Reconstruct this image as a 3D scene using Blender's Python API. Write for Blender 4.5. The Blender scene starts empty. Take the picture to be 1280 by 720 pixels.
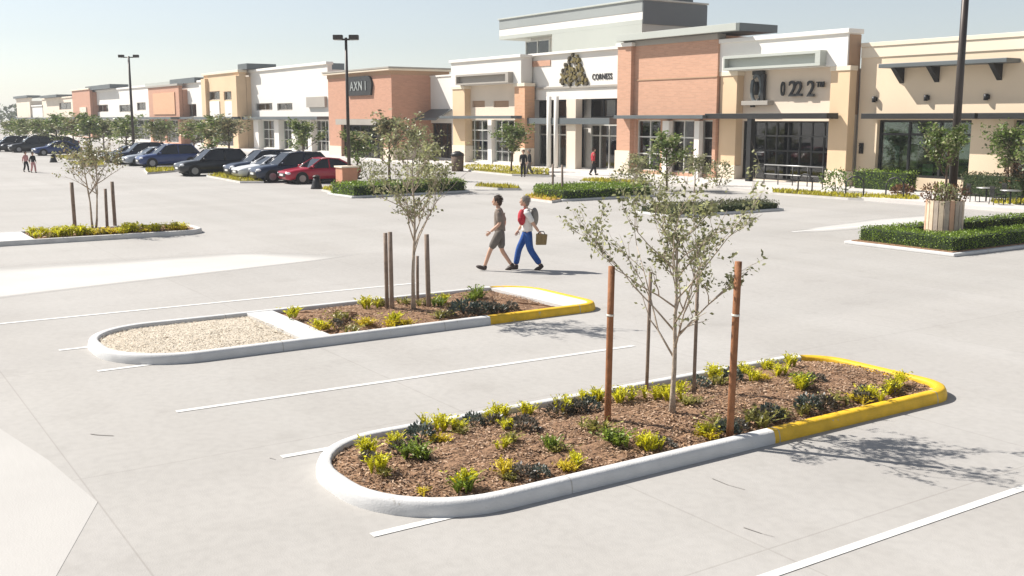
import bpy, math, random
from mathutils import Vector, Matrix
R_ = random.Random(7)
SC = bpy.context.scene
COL = SC.collection
PI = math.pi

# ------------------------------------------------------------------ survey of the view (ground distances taken off the photograph)
F_PX, CAM_H = 1300.0, 3.7
YAW = math.atan2(1980, math.hypot(F_PX, 212)); PITCH = math.atan2(212, F_PX)
FW = Vector((-math.sin(YAW), math.cos(YAW), 0)); RT = Vector((math.cos(YAW), math.sin(YAW), 0)); ZZ = Vector((0, 0, 1))
FC = FW*math.cos(PITCH) - ZZ*math.sin(PITCH); UC = FW*math.sin(PITCH) + ZZ*math.cos(PITCH)
CAM = Vector((0, 0, CAM_H))
def ray(x, y): return RT*(x-640) + UC*(360-y) + FC*F_PX
def G(x, y, z=0.0):
    d = ray(x, y); return CAM + d*((z-CAM_H)/d.z)
def P(x, y, Y):
    d = ray(x, y); return CAM + d*(Y/d.y)
def X_(px, Y, py=148): return P(px, py, Y).x
def Z_(px, py, Y): return P(px, py, Y).z

# ------------------------------------------------------------------ materials
def nt(name):
    m = bpy.data.materials.new(name); m.use_nodes = True
    t = m.node_tree; b = t.nodes['Principled BSDF']
    return m, t, b
def mat(name, col, rough=.7, var=.12, scale=3.0, bump=0.0, bscale=40.0, metal=0.0, spec=.4, sub=None, col2=None, detail=5):
    m, t, b = nt(name); L = t.links.new
    b.inputs['Roughness'].default_value = rough; b.inputs['Metallic'].default_value = metal
    b.inputs['Specular IOR Level'].default_value = spec
    geo = t.nodes.new('ShaderNodeNewGeometry')
    n = t.nodes.new('ShaderNodeTexNoise'); n.inputs['Scale'].default_value = scale; n.inputs['Detail'].default_value = detail
    L(geo.outputs['Position'], n.inputs['Vector'])
    r = t.nodes.new('ShaderNodeValToRGB')
    r.color_ramp.elements[0].position = .3; r.color_ramp.elements[1].position = .7
    c2 = col2 or [min(1, c*(1+var)) for c in col]
    c1 = [c*(1-var) for c in col]
    r.color_ramp.elements[0].color = (*c1, 1); r.color_ramp.elements[1].color = (*c2, 1)
    L(n.outputs['Fac'], r.inputs['Fac']); L(r.outputs['Color'], b.inputs['Base Color'])
    if bump:
        n2 = t.nodes.new('ShaderNodeTexNoise'); n2.inputs['Scale'].default_value = bscale; n2.inputs['Detail'].default_value = 6
        L(geo.outputs['Position'], n2.inputs['Vector'])
        bp = t.nodes.new('ShaderNodeBump'); bp.inputs['Strength'].default_value = bump; bp.inputs['Distance'].default_value = .02
        L(n2.outputs['Fac'], bp.inputs['Height']); L(bp.outputs['Normal'], b.inputs['Normal'])
    return m
def leaf_mat(name, col, trans=.35, rough=.45):
    m, t, b = nt(name); L = t.links.new
    geo = t.nodes.new('ShaderNodeNewGeometry')
    r = t.nodes.new('ShaderNodeValToRGB')
    r.color_ramp.elements[0].color = (*[c*.4 for c in col], 1); r.color_ramp.elements[1].color = (*[min(1, c*1.65) for c in col], 1)
    L(geo.outputs['Random Per Island'], r.inputs['Fac']); L(r.outputs['Color'], b.inputs['Base Color'])
    b.inputs['Roughness'].default_value = rough
    tr = t.nodes.new('ShaderNodeBsdfTranslucent'); L(r.outputs['Color'], tr.inputs['Color'])
    mx = t.nodes.new('ShaderNodeMixShader'); mx.inputs[0].default_value = trans
    L(b.outputs[0], mx.inputs[1]); L(tr.outputs[0], mx.inputs[2])
    L(mx.outputs[0], t.nodes['Material Output'].inputs['Surface'])
    return m
def brick_mat(name, col, mortar):
    m, t, b = nt(name); L = t.links.new
    geo = t.nodes.new('ShaderNodeNewGeometry')
    sx = t.nodes.new('ShaderNodeSeparateXYZ'); L(geo.outputs['Position'], sx.inputs[0])
    ad = t.nodes.new('ShaderNodeMath'); ad.operation = 'ADD'; L(sx.outputs[0], ad.inputs[0]); L(sx.outputs[1], ad.inputs[1])
    cb = t.nodes.new('ShaderNodeCombineXYZ'); L(ad.outputs[0], cb.inputs[0]); L(sx.outputs[2], cb.inputs[1])
    bt = t.nodes.new('ShaderNodeTexBrick'); L(cb.outputs[0], bt.inputs['Vector'])
    bt.inputs['Scale'].default_value = 1; bt.inputs['Brick Width'].default_value = .40; bt.inputs['Row Height'].default_value = .1
    bt.inputs['Mortar Size'].default_value = .008
    bt.inputs['Color1'].default_value = (*[c*.93 for c in col], 1); bt.inputs['Color2'].default_value = (*[c*1.07 for c in col], 1)
    bt.inputs['Mortar'].default_value = (*mortar, 1)
    n = t.nodes.new('ShaderNodeTexNoise'); n.inputs['Scale'].default_value = .7; L(geo.outputs['Position'], n.inputs['Vector'])
    mx = t.nodes.new('ShaderNodeMix'); mx.data_type = 'RGBA'; mx.blend_type = 'MULTIPLY'; mx.inputs[0].default_value = .25
    L(bt.outputs['Color'], mx.inputs[6]); L(n.outputs['Color'], mx.inputs[7])
    L(bt.outputs['Color'], b.inputs['Base Color']); b.inputs['Roughness'].default_value = .85
    bp = t.nodes.new('ShaderNodeBump'); bp.inputs['Strength'].default_value = .15; bp.inputs['Distance'].default_value = .004
    L(bt.outputs['Fac'], bp.inputs['Height']); bp.invert = True; L(bp.outputs['Normal'], b.inputs['Normal'])
    return m
def glass_mat(name, col, wav=.02):
    m, t, b = nt(name); L = t.links.new
    b.inputs['Base Color'].default_value = (*col, 1); b.inputs['Roughness'].default_value = .04
    b.inputs['Specular IOR Level'].default_value = .5; b.inputs['IOR'].default_value = 1.5
    geo = t.nodes.new('ShaderNodeNewGeometry')
    n = t.nodes.new('ShaderNodeTexNoise'); n.inputs['Scale'].default_value = .55; n.inputs['Detail'].default_value = 2
    L(geo.outputs['Position'], n.inputs['Vector'])
    bp = t.nodes.new('ShaderNodeBump'); bp.inputs['Strength'].default_value = .25; bp.inputs['Distance'].default_value = wav
    L(n.outputs['Fac'], bp.inputs['Height']); L(bp.outputs['Normal'], b.inputs['Normal'])
    return m
def clear_glass(name, tint):
    m, t, b = nt(name); L = t.links.new
    b.inputs['Base Color'].default_value = (.01,.012,.011,1); b.inputs['Roughness'].default_value = .03; b.inputs['IOR'].default_value = 1.52
    tr = t.nodes.new('ShaderNodeBsdfTransparent'); tr.inputs[0].default_value = (*tint,1)
    mx = t.nodes.new('ShaderNodeMixShader'); fr = t.nodes.new('ShaderNodeFresnel'); fr.inputs[0].default_value = 1.6
    mp = t.nodes.new('ShaderNodeMath'); mp.operation = 'ADD'; mp.inputs[1].default_value = .05; L(fr.outputs[0], mp.inputs[0]); L(mp.outputs[0], mx.inputs[0])
    gl = t.nodes.new('ShaderNodeBsdfGlossy'); gl.inputs['Roughness'].default_value = .03; L(tr.outputs[0], mx.inputs[1]); L(gl.outputs[0], mx.inputs[2]); L(mx.outputs[0], t.nodes['Material Output'].inputs['Surface']); return m
def ground_mat():
    m, t, b = nt('lot_concrete'); L = t.links.new
    geo = t.nodes.new('ShaderNodeNewGeometry')
    def noise(s, d=6, w=None):
        n = t.nodes.new('ShaderNodeTexNoise'); n.inputs['Scale'].default_value = s; n.inputs['Detail'].default_value = d
        L(w or geo.outputs['Position'], n.inputs['Vector']); return n
    def ramp(src, p0, c0, p1, c1):
        r = t.nodes.new('ShaderNodeValToRGB'); r.color_ramp.elements[0].position = p0; r.color_ramp.elements[1].position = p1
        r.color_ramp.elements[0].color = (*c0, 1); r.color_ramp.elements[1].color = (*c1, 1); L(src, r.inputs['Fac']); return r
    def mul(a, bb, f=1.0):
        x = t.nodes.new('ShaderNodeMix'); x.data_type = 'RGBA'; x.blend_type = 'MULTIPLY'; x.inputs[0].default_value = f
        L(a, x.inputs[6]); L(bb, x.inputs[7]); return x.outputs[2]
    base = ramp(noise(.16).outputs['Fac'], .3, (.405, .388, .366), .72, (.446, .428, .405)).outputs['Color']
    # tyre-polished lanes: streaks along the drive direction
    mp = t.nodes.new('ShaderNodeMapping'); mp.inputs['Scale'].default_value = (.5, .035, 1); L(geo.outputs['Position'], mp.inputs[0])
    streak = ramp(noise(1.0, 5, mp.outputs[0]).outputs['Fac'], .35, (.93, .93, .93), .65, (1, 1, 1)).outputs['Color']
    c = mul(base, streak)
    mp2 = t.nodes.new('ShaderNodeMapping'); mp2.inputs['Scale'].default_value = (.05, .6, 1); L(geo.outputs['Position'], mp2.inputs[0])
    c = mul(c, ramp(noise(1.0, 4, mp2.outputs[0]).outputs['Fac'], .36, (.945, .94, .935), .6, (1, 1, 1)).outputs['Color'])
    c = mul(c, ramp(noise(9, 8).outputs['Fac'], .32, (.93, .93, .93), .6, (1, 1, 1)).outputs['Color'])
    c = mul(c, ramp(noise(1.3, 7).outputs['Fac'], .27, (.90, .895, .89), .42, (1, 1, 1)).outputs['Color'], .7)
    # sawn joints of the slabs
    bt = t.nodes.new('ShaderNodeTexBrick'); mp3 = t.nodes.new('ShaderNodeMapping'); mp3.inputs['Location'].default_value = (.7, 2.6, 0)
    L(geo.outputs['Position'], mp3.inputs[0]); L(mp3.outputs[0], bt.inputs['Vector'])
    bt.offset = 0; bt.inputs['Scale'].default_value = 1; bt.inputs['Brick Width'].default_value = 5.2; bt.inputs['Row Height'].default_value = 4.6
    bt.inputs['Mortar Size'].default_value = .012; bt.inputs['Mortar Smooth'].default_value = .6
    bt.inputs['Color1'].default_value = (1, 1, 1, 1); bt.inputs['Color2'].default_value = (.975, .975, .97, 1); bt.inputs['Mortar'].default_value = (.84, .83, .82, 1)
    c = mul(c, bt.outputs['Color'])
    L(c, b.inputs['Base Color']); b.inputs['Roughness'].default_value = .9; b.inputs['Specular IOR Level'].default_value = .25
    bp = t.nodes.new('ShaderNodeBump'); bp.inputs['Strength'].default_value = .25; bp.inputs['Distance'].default_value = .01
    L(noise(60, 4).outputs['Fac'], bp.inputs['Height']); L(bp.outputs['Normal'], b.inputs['Normal'])
    return m

M = {}
M['lot'] = ground_mat()
M['pale'] = mat('pale_concrete', (.425, .41, .385), .9, .06, .6, .15, 50)
M['crack'] = mat('crack_dirt', (.27, .25, .23), .95, .1, 5)
M['band'] = mat('bright_concrete', (.53, .515, .485), .9, .06, .5, .15, 50)
M['walk'] = mat('walk_concrete', (.58, .55, .52), .9, .08, .5, .15, 40)
M['paint'] = mat('stall_paint', (.64, .63, .60), .8, .08, 14, .1, 60, col2=(.72, .71, .69))
M['kerbw'] = mat('white_kerb', (.58, .575, .565), .8, .07, 4, .25, 60)
M['kerby'] = mat('yellow_kerb_paint', (.76, .46, .02), .6, .14, 5, .2, 50)
M['kerbg'] = mat('grey_kerb', (.58, .56, .53), .9, .1, 3, .2, 50)
def worn(m, thr, col):
    t = m.node_tree; L = t.links.new; b = t.nodes['Principled BSDF']; src = b.inputs['Base Color'].links[0].from_socket
    g = t.nodes.new('ShaderNodeNewGeometry'); n = t.nodes.new('ShaderNodeTexNoise'); n.inputs['Scale'].default_value = 5.5; n.inputs['Detail'].default_value = 9; n.inputs['Roughness'].default_value = .68; L(g.outputs['Position'], n.inputs['Vector'])
    r = t.nodes.new('ShaderNodeValToRGB'); r.color_ramp.elements[0].position = thr; r.color_ramp.elements[1].position = thr+.035; L(n.outputs['Fac'], r.inputs['Fac'])
    sx = t.nodes.new('ShaderNodeSeparateXYZ'); L(g.outputs['Position'], sx.inputs[0]); md = t.nodes.new('ShaderNodeMath'); md.operation = 'PINGPONG'; md.inputs[1].default_value = 1.5; L(sx.outputs[1], md.inputs[0])
    lt = t.nodes.new('ShaderNodeMath'); lt.operation = 'LESS_THAN'; lt.inputs[1].default_value = .008; L(md.outputs[0], lt.inputs[0]); mxx = t.nodes.new('ShaderNodeMath'); mxx.operation = 'MAXIMUM'; L(r.outputs[0], mxx.inputs[0]); L(lt.outputs[0], mxx.inputs[1])
    x = t.nodes.new('ShaderNodeMix'); x.data_type = 'RGBA'; L(mxx.outputs[0], x.inputs[0]); L(src, x.inputs[6]); x.inputs[7].default_value = (*col,1); L(x.outputs[2], b.inputs['Base Color'])
worn(M['kerbw'], .66, (.42,.40,.37)); worn(M['kerby'], .635, (.40,.37,.32))
M['mulch'] = mat('bark_mulch', (.25, .135, .075), .95, .4, 14, .9, 45, col2=(.36, .215, .125))
M['chip1'] = mat('bark_chip_brown', (.31, .19, .11), .95, .25, 9)
M['chip2'] = mat('bark_chip_dark', (.16, .095, .06), .95, .25, 9)
M['chip3'] = mat('bark_chip_tan', (.50, .35, .24), .95, .2, 9)
M['gravel'] = mat('pale_gravel', (.60, .53, .43), .95, .2, 40, .9, 70)
M['peb1'] = mat('pebble_cream', (.63, .565, .465), .9, .15, 20)
M['peb2'] = mat('pebble_tan', (.54, .46, .36), .9, .2, 20)
M['white'] = mat('white_stucco', (.72, .69, .64), .85, .03, .4, .1, 20)
M['white2'] = mat('white_trim', (.77, .74, .69), .8, .03, .5)
M['cream'] = mat('cream_stucco', (.74, .64, .52), .85, .05, .4, .12, 20)
M['panel'] = mat('cream_panel', (.72, .61, .49), .85, .05, .4, .1, 20)
M['tan'] = mat('tan_stucco', (.68, .50, .32), .85, .05, .5, .12, 20)
M['tan2'] = mat('sand_stucco', (.72, .58, .42), .85, .05, .35, .15, 18)
M['tan3'] = mat('sand_cap', (.76, .66, .52), .85, .04, .5)
M['brown'] = mat('brown_stucco', (.42, .27, .17), .85, .06, .5)
M['brick'] = brick_mat('salmon_brick', (.53, .295, .195), (.54, .35, .25))
M['brick2'] = brick_mat('orange_brick', (.49, .255, .168), (.5, .31, .22))
M['buff'] = brick_mat('buff_brick', (.62, .34, .19), (.6, .42, .3))
M['greyp'] = mat('grey_metal_panel', (.31, .33, .32), .55, .04, .3, metal=.1)
M['greyl'] = mat('light_grey_panel', (.44, .46, .42), .6, .04, .3)
M['greyd'] = mat('slate_metal', (.115, .13, .135), .5, .08, .5, metal=.2)
M['fascia'] = mat('taupe_fascia', (.36, .33, .29), .7, .06, .5)
M['black'] = mat('black_metal', (.018, .018, .018), .45, .2, 2)
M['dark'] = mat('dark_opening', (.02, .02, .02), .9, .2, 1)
M['mull'] = mat('pale_mullion', (.62, .62, .58), .5, .05, 1, metal=.3)
M['emb1'] = mat('olive_sign_metal', (.16, .125, .04), .6, .1, 3); M['emb2'] = mat('dark_sign_metal', (.07, .055, .03), .6, .1, 3)
M['glass'] = clear_glass('shop_glass', (.82,.86,.84))
M['glassg'] = clear_glass('green_shop_glass', (.7,.86,.74))
M['in1'] = mat('display_reflection_grey', (.32,.33,.31), .8, .3, 4); M['in2'] = mat('display_reflection_green', (.20,.30,.15), .8, .5, 5); M['in3'] = mat('display_reflection_brown', (.36,.26,.18), .8, .3, 4); M['in4'] = mat('display_reflection_cream', (.75,.72,.66), .8, .2, 4); M['in5'] = mat('display_reflection_slate', (.16,.20,.23), .8, .3, 4)  # box colours for shop goods, also imitating reflections in the panes
M['polem'] = mat('bronze_pole', (.055, .045, .04), .45, .15, 2, metal=.4)
M['lens'] = mat('lamp_lens', (.7, .7, .66), .3, .02, 1)
M['stake'] = mat('rust_stake', (.27, .115, .05), .8, .22, 9, .3, 40)
M['stakeg'] = mat('weathered_stake', (.25, .19, .15), .85, .2, 9, .3, 40)
M['tie'] = mat('tie_strap', (.7, .67, .6), .6, .05, 5)
M['bark'] = mat('pale_bark', (.40, .33, .26), .9, .25, 14, .5, 50)
M['barkd'] = mat('dark_bark', (.13, .09, .065), .9, .25, 10, .5, 40)
M['leafo'] = leaf_mat('olive_leaf', (.24, .245, .12))
M['leafg'] = leaf_mat('green_leaf', (.12, .175, .035))
M['leafy'] = leaf_mat('yellow_green_leaf', (.33, .34, .15))
M['leafr'] = leaf_mat('russet_leaf', (.17, .09, .045))
M['leaft'] = leaf_mat('tan_leaf', (.28, .22, .12))
M['lime'] = leaf_mat('lime_blade', (.60, .57, .025), .4)
M['gold'] = leaf_mat('gold_blade', (.68, .50, .03), .4)
M['green'] = leaf_mat('green_blade', (.20, .27, .035), .4)
M['teal'] = leaf_mat('blue_green_leaf', (.085, .11, .09), .2)
M['dusk'] = leaf_mat('dusky_leaf', (.12, .105, .08), .2)
M['oliveb'] = leaf_mat('olive_blade', (.28, .26, .06), .35)
M['hedge'] = leaf_mat('hedge_leaf', (.19, .28, .025), .25)
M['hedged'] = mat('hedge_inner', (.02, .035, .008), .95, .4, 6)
M['hedgeo'] = leaf_mat('dull_hedge_leaf', (.095, .10, .04), .25)
M['grass'] = leaf_mat('strip_grass', (.42, .38, .03), .35)
M['soil'] = mat('strip_soil', (.22, .19, .06), .95, .3, 6, .5, 30)
M['soilo'] = mat('orange_mulch', (.42, .25, .07), .95, .25, 6, .5, 30)
M['wood'] = mat('planter_wood', (.66, .53, .39), .75, .12, 6, .2, 30)
M['woodp'] = mat('planter_wood_pink', (.60, .36, .24), .75, .12, 6, .2, 30)
M['woodd'] = mat('planter_wood_grey', (.46, .38, .31), .8, .15, 6, .2, 30)
M['terra'] = mat('terracotta_panel', (.55, .27, .17), .8, .08, 3)
M['tyre'] = mat('tyre_rubber', (.02, .02, .02), .9, .1, 5)
M['rim'] = mat('alloy_rim', (.26, .26, .27), .4, .05, 5, metal=.8)
M['carglass'] = glass_mat('car_glass', (.01, .012, .016), .001)
M['headl'] = mat('headlight_glass', (.75, .77, .8), .12, .05, 8)
M['taill'] = mat('tail_lamp_red', (.35, .01, .01), .2, .05, 8)
M['plate'] = mat('number_plate_white', (.7, .7, .68), .5, .03, 5)
def paint(name, col):
    m = mat(name, col, .3, .04, 2, spec=.4); m.node_tree.nodes['Principled BSDF'].inputs['Coat Weight'].default_value = .4
    m.node_tree.nodes['Principled BSDF'].inputs['Coat Roughness'].default_value = .06; return m
M['cred'] = paint('red_car_paint', (.36, .008, .03)); M['cnavy'] = paint('navy_car_paint', (.012, .022, .05))
M['cblue'] = paint('blue_car_paint', (.022, .045, .15)); M['cwhite'] = paint('white_car_paint', (.72, .73, .75))
M['cblack'] = paint('black_car_paint', (.012, .013, .016)); M['csilver'] = paint('silver_car_paint', (.30, .33, .37))
M['skin'] = mat('skin', (.55, .33, .23), .6, .06, 20); M['hair'] = mat('brown_hair', (.045, .025, .016), .7, .3, 60, .5, 120)
M['hairg'] = mat('ash_hair', (.22, .195, .17), .7, .3, 60, .5, 120); M['eye'] = mat('eye_dark', (.02, .015, .012), .3, .02, 5)
M['shirtb'] = mat('taupe_cloth', (.215, .175, .145), .9, .12, 14, .2, 60); M['shortsg'] = mat('grey_cloth', (.14, .125, .11), .9, .12, 14, .2, 60)
M['shirtw'] = mat('white_cloth', (.76, .73, .69), .9, .05, 14, .2, 60); M['jeans'] = mat('blue_denim', (.025, .085, .30), .9, .2, 12, .2, 80)
M['shoe'] = mat('dark_shoe', (.05, .035, .03), .6, .1, 10); M['redc'] = mat('red_cloth', (.45, .03, .045), .8, .1, 10)
M['greyc'] = mat('grey_pack_cloth', (.23, .21, .185), .85, .1, 10); M['bagb'] = mat('brown_bag_leather', (.22, .15, .06), .6, .2, 12)
M['blackc'] = mat('black_cloth', (.02, .02, .022), .9, .1, 10); M['pinkc'] = mat('rose_cloth', (.5, .26, .25), .9, .1, 10)
M['steel'] = mat('steel', (.45, .45, .44), .4, .05, 5, metal=.7)
M['far'] = leaf_mat('far_tree_leaf', (.11, .125, .07), .2)

# ------------------------------------------------------------------ mesh builder
class MB:
    def __init__(s): s.v = []; s.f = []; s.m = []; s.sm = []
    def add(s, vs, fs, m=0, smooth=False):
        o = len(s.v); s.v.extend([tuple(v) for v in vs])
        for f in fs: s.f.append([i+o for i in f]); s.m.append(m); s.sm.append(smooth)
        return s
    def box(s, x0, x1, y0, y1, z0, z1, m=0):
        if x0 > x1: x0, x1 = x1, x0
        if y0 > y1: y0, y1 = y1, y0
        if z0 > z1: z0, z1 = z1, z0
        return s.add([(x0,y0,z0),(x1,y0,z0),(x1,y1,z0),(x0,y1,z0),(x0,y0,z1),(x1,y0,z1),(x1,y1,z1),(x0,y1,z1)],
              [(0,3,2,1),(4,5,6,7),(0,1,5,4),(1,2,6,5),(2,3,7,6),(3,0,4,7)], m)
    def prism(s, poly, z0, z1, m=0):
        a = sum(poly[i][0]*poly[(i+1)%len(poly)][1]-poly[(i+1)%len(poly)][0]*poly[i][1] for i in range(len(poly)))
        if a < 0: poly = poly[::-1]
        n = len(poly)
        vs = [(p[0],p[1],z0) for p in poly] + [(p[0],p[1],z1) for p in poly]
        fs = [tuple(range(n-1,-1,-1)), tuple(range(n,2*n))] + [(i,(i+1)%n,n+(i+1)%n,n+i) for i in range(n)]
        return s.add(vs, fs, m)
    def tube(s, pts, rad, n=8, m=0, smooth=True, caps=True):
        pts = [Vector(p) for p in pts]
        if not hasattr(rad, '__len__'): rad = [rad]*len(pts)
        vs = []
        for i, p in enumerate(pts):
            d = (pts[min(i+1,len(pts)-1)] - pts[max(i-1,0)]).normalized()
            a = d.cross(Vector((0,0,1)) if abs(d.z) < .9 else Vector((1,0,0))).normalized(); b = d.cross(a)
            for k in range(n):
                t = 2*PI*k/n; vs.append(p + (a*math.cos(t)+b*math.sin(t))*rad[i])
        fs = [(i*n+k, i*n+(k+1)%n, (i+1)*n+(k+1)%n, (i+1)*n+k) for i in range(len(pts)-1) for k in range(n)]
        if caps: fs += [tuple(range(n-1,-1,-1)), tuple(range((len(pts)-1)*n, len(pts)*n))]
        return s.add(vs, fs, m, smooth)
    def ell(s, c, r, nu=12, nv=8, m=0, rot=None):
        c = Vector(c); vs = []; fs = []
        for j in range(nv+1):
            ph = PI*j/nv
            for i in range(nu):
                th = 2*PI*i/nu
                v = Vector((r[0]*math.sin(ph)*math.cos(th), r[1]*math.sin(ph)*math.sin(th), r[2]*math.cos(ph)))
                if rot: v = rot @ v
                vs.append(c+v)
        for j in range(nv):
            for i in range(nu): fs.append((j*nu+i, (j+1)*nu+i, (j+1)*nu+(i+1)%nu, j*nu+(i+1)%nu))
        return s.add(vs, fs, m, True)
    def leaf(s, p, d, l, w, m=0):
        d = d.normalized(); a = d.cross(Vector((R_.gauss(0,1),R_.gauss(0,1),R_.gauss(0,1)))).normalized()
        return s.add([p, p+d*l*.45+a*w*.5, p+d*l, p+d*l*.45-a*w*.5], [(0,1,2,3)], m)
    def build(s, name, mats, parent=None, bevel=0, world=True):
        me = bpy.data.meshes.new(name)
        vs = s.v
        if parent is not None and world:
            o = abs_loc(parent); vs = [(v[0]-o.x, v[1]-o.y, v[2]-o.z) for v in vs]
        me.from_pydata([tuple(v) for v in vs], [], s.f)
        if not isinstance(mats, (list, tuple)): mats = [mats]
        for m in mats: me.materials.append(M[m] if isinstance(m, str) else m)
        me.polygons.foreach_set('material_index', s.m); me.polygons.foreach_set('use_smooth', s.sm)
        me.update()
        ob = bpy.data.objects.new(name, me); COL.objects.link(ob)
        if parent is not None: ob.parent = parent
        if bevel:
            bm = ob.modifiers.new('bevel', 'BEVEL'); bm.width = bevel; bm.segments = 2; bm.limit_method = 'ANGLE'
        return ob
def abs_loc(o):
    l = Vector(o.location)
    while o.parent is not None: o = o.parent; l = l + Vector(o.location)
    return l
def tag(o, label, cat, group=None):
    o['label'] = label; o['category'] = cat
    if group: o['group'] = group
    return o
def thing(name, loc, label, cat, group=None, rz=0):
    o = bpy.data.objects.new(name, None); COL.objects.link(o); o.location = loc; o.rotation_euler = (0,0,rz); o.empty_display_size = .2
    return tag(o, label, cat, group)
def struct(o, kind='structure'): o['kind'] = kind; return o
def dup(root, loc, rz=0.0, sc=None, label=None, group=None):
    def cp(o, par):
        c = o.copy(); COL.objects.link(c)
        if par is not None: c.parent = par; c.matrix_parent_inverse = o.matrix_parent_inverse
        for k in KIDS.get(o.name, []): cp(k, c)
        return c
    r = cp(root, None); r.location = loc; r.rotation_euler = (0,0,rz)
    if sc: r.scale = (sc,)*3 if not hasattr(sc, '__len__') else sc
    if label: r['label'] = label
    if group: r['group'] = group
    return r
KIDS = {}
def index_kids(root):
    for o in COL.objects:
        if o.parent is not None: KIDS.setdefault(o.parent.name, [])
    for k in list(KIDS): KIDS[k] = [o for o in COL.objects if o.parent is not None and o.parent.name == k]

# ------------------------------------------------------------------ ground
def sheet(name, poly, z, m):
    b = MB(); b.add([(p[0],p[1],z) for p in poly], [tuple(range(len(poly)))])
    o = b.build(name, m); return struct(o)
def ccw(poly):
    a = sum(poly[i][0]*poly[(i+1)%len(poly)][1]-poly[(i+1)%len(poly)][0]*poly[i][1] for i in range(len(poly)))
    return poly if a > 0 else poly[::-1]
sheet('ground', [(-2000,-1500),(400,-1500),(400,2000),(-2000,2000)], 0, 'lot')
def gp(*px): return ccw([(G(*p).x, G(*p).y) for p in px])
def soft_mat(name, col):
    m = mat(name, col, .9, .05, .5, .15, 50); t = m.node_tree; L = t.links.new
    a = t.nodes.new('ShaderNodeAttribute'); a.attribute_name = 'wear'; tr = t.nodes.new('ShaderNodeBsdfTransparent'); mx = t.nodes.new('ShaderNodeMixShader')
    L(a.outputs['Fac'], mx.inputs[0]); L(tr.outputs[0], mx.inputs[1]); L(t.nodes['Principled BSDF'].outputs[0], mx.inputs[2]); L(mx.outputs[0], t.nodes['Material Output'].inputs['Surface']); return m
M['pale_soft'] = soft_mat('worn_pale_concrete', (.447, .431, .408)); M['band_soft'] = soft_mat('worn_bright_concrete', (.525, .508, .482))
def soft_sheet(name, top, bot, m, fade=(.25,.25,.05,.25), nx=40, ny=14):
    # a worn concrete patch between two lines on the ground, its edges wearing thin: fade = top, bottom, start, end
    def along(l, t):
        k = t*(len(l)-1); i = min(int(k), len(l)-2); return G(*l[i]).lerp(G(*l[i+1]), k-i)
    R = random.Random(len(name)); vs = []; wv = []
    for j in range(ny+1):
        for i in range(nx+1):
            u, v = i/nx, j/ny; p = along(top,u).lerp(along(bot,u), v); vs.append((p.x,p.y,.003))
            def sm(x, w): x = max(0, min(1, x/w)) if w > 0 else 1; return x*x*(3-2*x)
            wv.append(sm(v,fade[0])*sm(1-v,fade[1])*sm(u,fade[2])*sm(1-u,fade[3])*R.uniform(.97,1))
    b = MB(); b.add(vs, [(j*(nx+1)+i, (j+1)*(nx+1)+i, (j+1)*(nx+1)+i+1, j*(nx+1)+i+1) for j in range(ny) for i in range(nx)])
    o = b.build(name, m); at = o.data.attributes.new('wear','FLOAT','POINT'); at.data.foreach_set('value', wv); return struct(o)
soft_sheet('concrete_band', [(-80,332),(120,323),(262,316),(340,314)], [(-80,384),(120,359),(400,326),(470,316)], 'band_soft', (.35,.04,.02,.35))
soft_sheet('concrete_patch', [(-120,520),(0,536),(60,575),(122,628)], [(-200,800),(-60,780),(20,760),(62,735)], 'pale_soft', (0,0,0,0), 60, 40)
soft_sheet('concrete_wedge', [(975,290),(1040,280),(1100,272),(1215,263)], [(990,292),(1040,290),(1100,286),(1225,275)], 'band_soft', (.3,.3,.25,.1))
sheet('concrete_apron', gp((540,223),(690,228),(740,236),(640,236),(590,238),(560,232)), .004, 'pale')
def line(x0, y0, x1, y1, w=.1):
    b = MB(); d = Vector((x1-x0,y1-y0,0)).normalized(); n = Vector((-d.y,d.x,0))*w/2
    p, q = Vector((x0,y0,.006)), Vector((x1,y1,.006))
    b.add([p-n,q-n,q+n,p+n],[(0,1,2,3)]); return struct(b.build('stall_line','paint'))
line(-5.52, 3.5, -5.52, 20); line(-8.08, 3.86, -8.06, 6.5); line(-10.62, 4.0, -10.55, 6.5); line(-13.08, 3.55, -12.84, 10.95)
line(-17.72, 3.0, -17.7, 5.0); line(-20.67, 2.3, -20.66, 11.2, .11); line(-15.9, 3.2, -15.9, 5)
line(*G(990,290).xy, *G(1120,279).xy, .14)
# fine shrinkage cracks
def crack(pts, w=.012):
    b = MB(); R = random.Random(len(pts)+int(pts[0][0]))
    for a, c in zip(pts, pts[1:]):
        pa, pc = G(*a), G(*c); n = max(2, int((pc-pa).length/.25)); prev = None
        for i in range(n+1):
            p = pa.lerp(pc, i/n); q = Vector((p.x+R.gauss(0,.02), p.y+R.gauss(0,.02), .0065))
            if prev is not None:
                d = (q-prev).normalized(); k = Vector((-d.y,d.x,0))*w*.5*R.uniform(.4,1.2); b.add([prev-k,q-k,q+k,prev+k],[(0,1,2,3)])
            prev = q
    return struct(b.build('ground_crack', 'crack'))
crack([(930,660),(968,672)]); crack([(888,598),(930,612)]); crack([(112,543),(136,545)], .02); crack([(333,573),(348,575)], .02)

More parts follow.
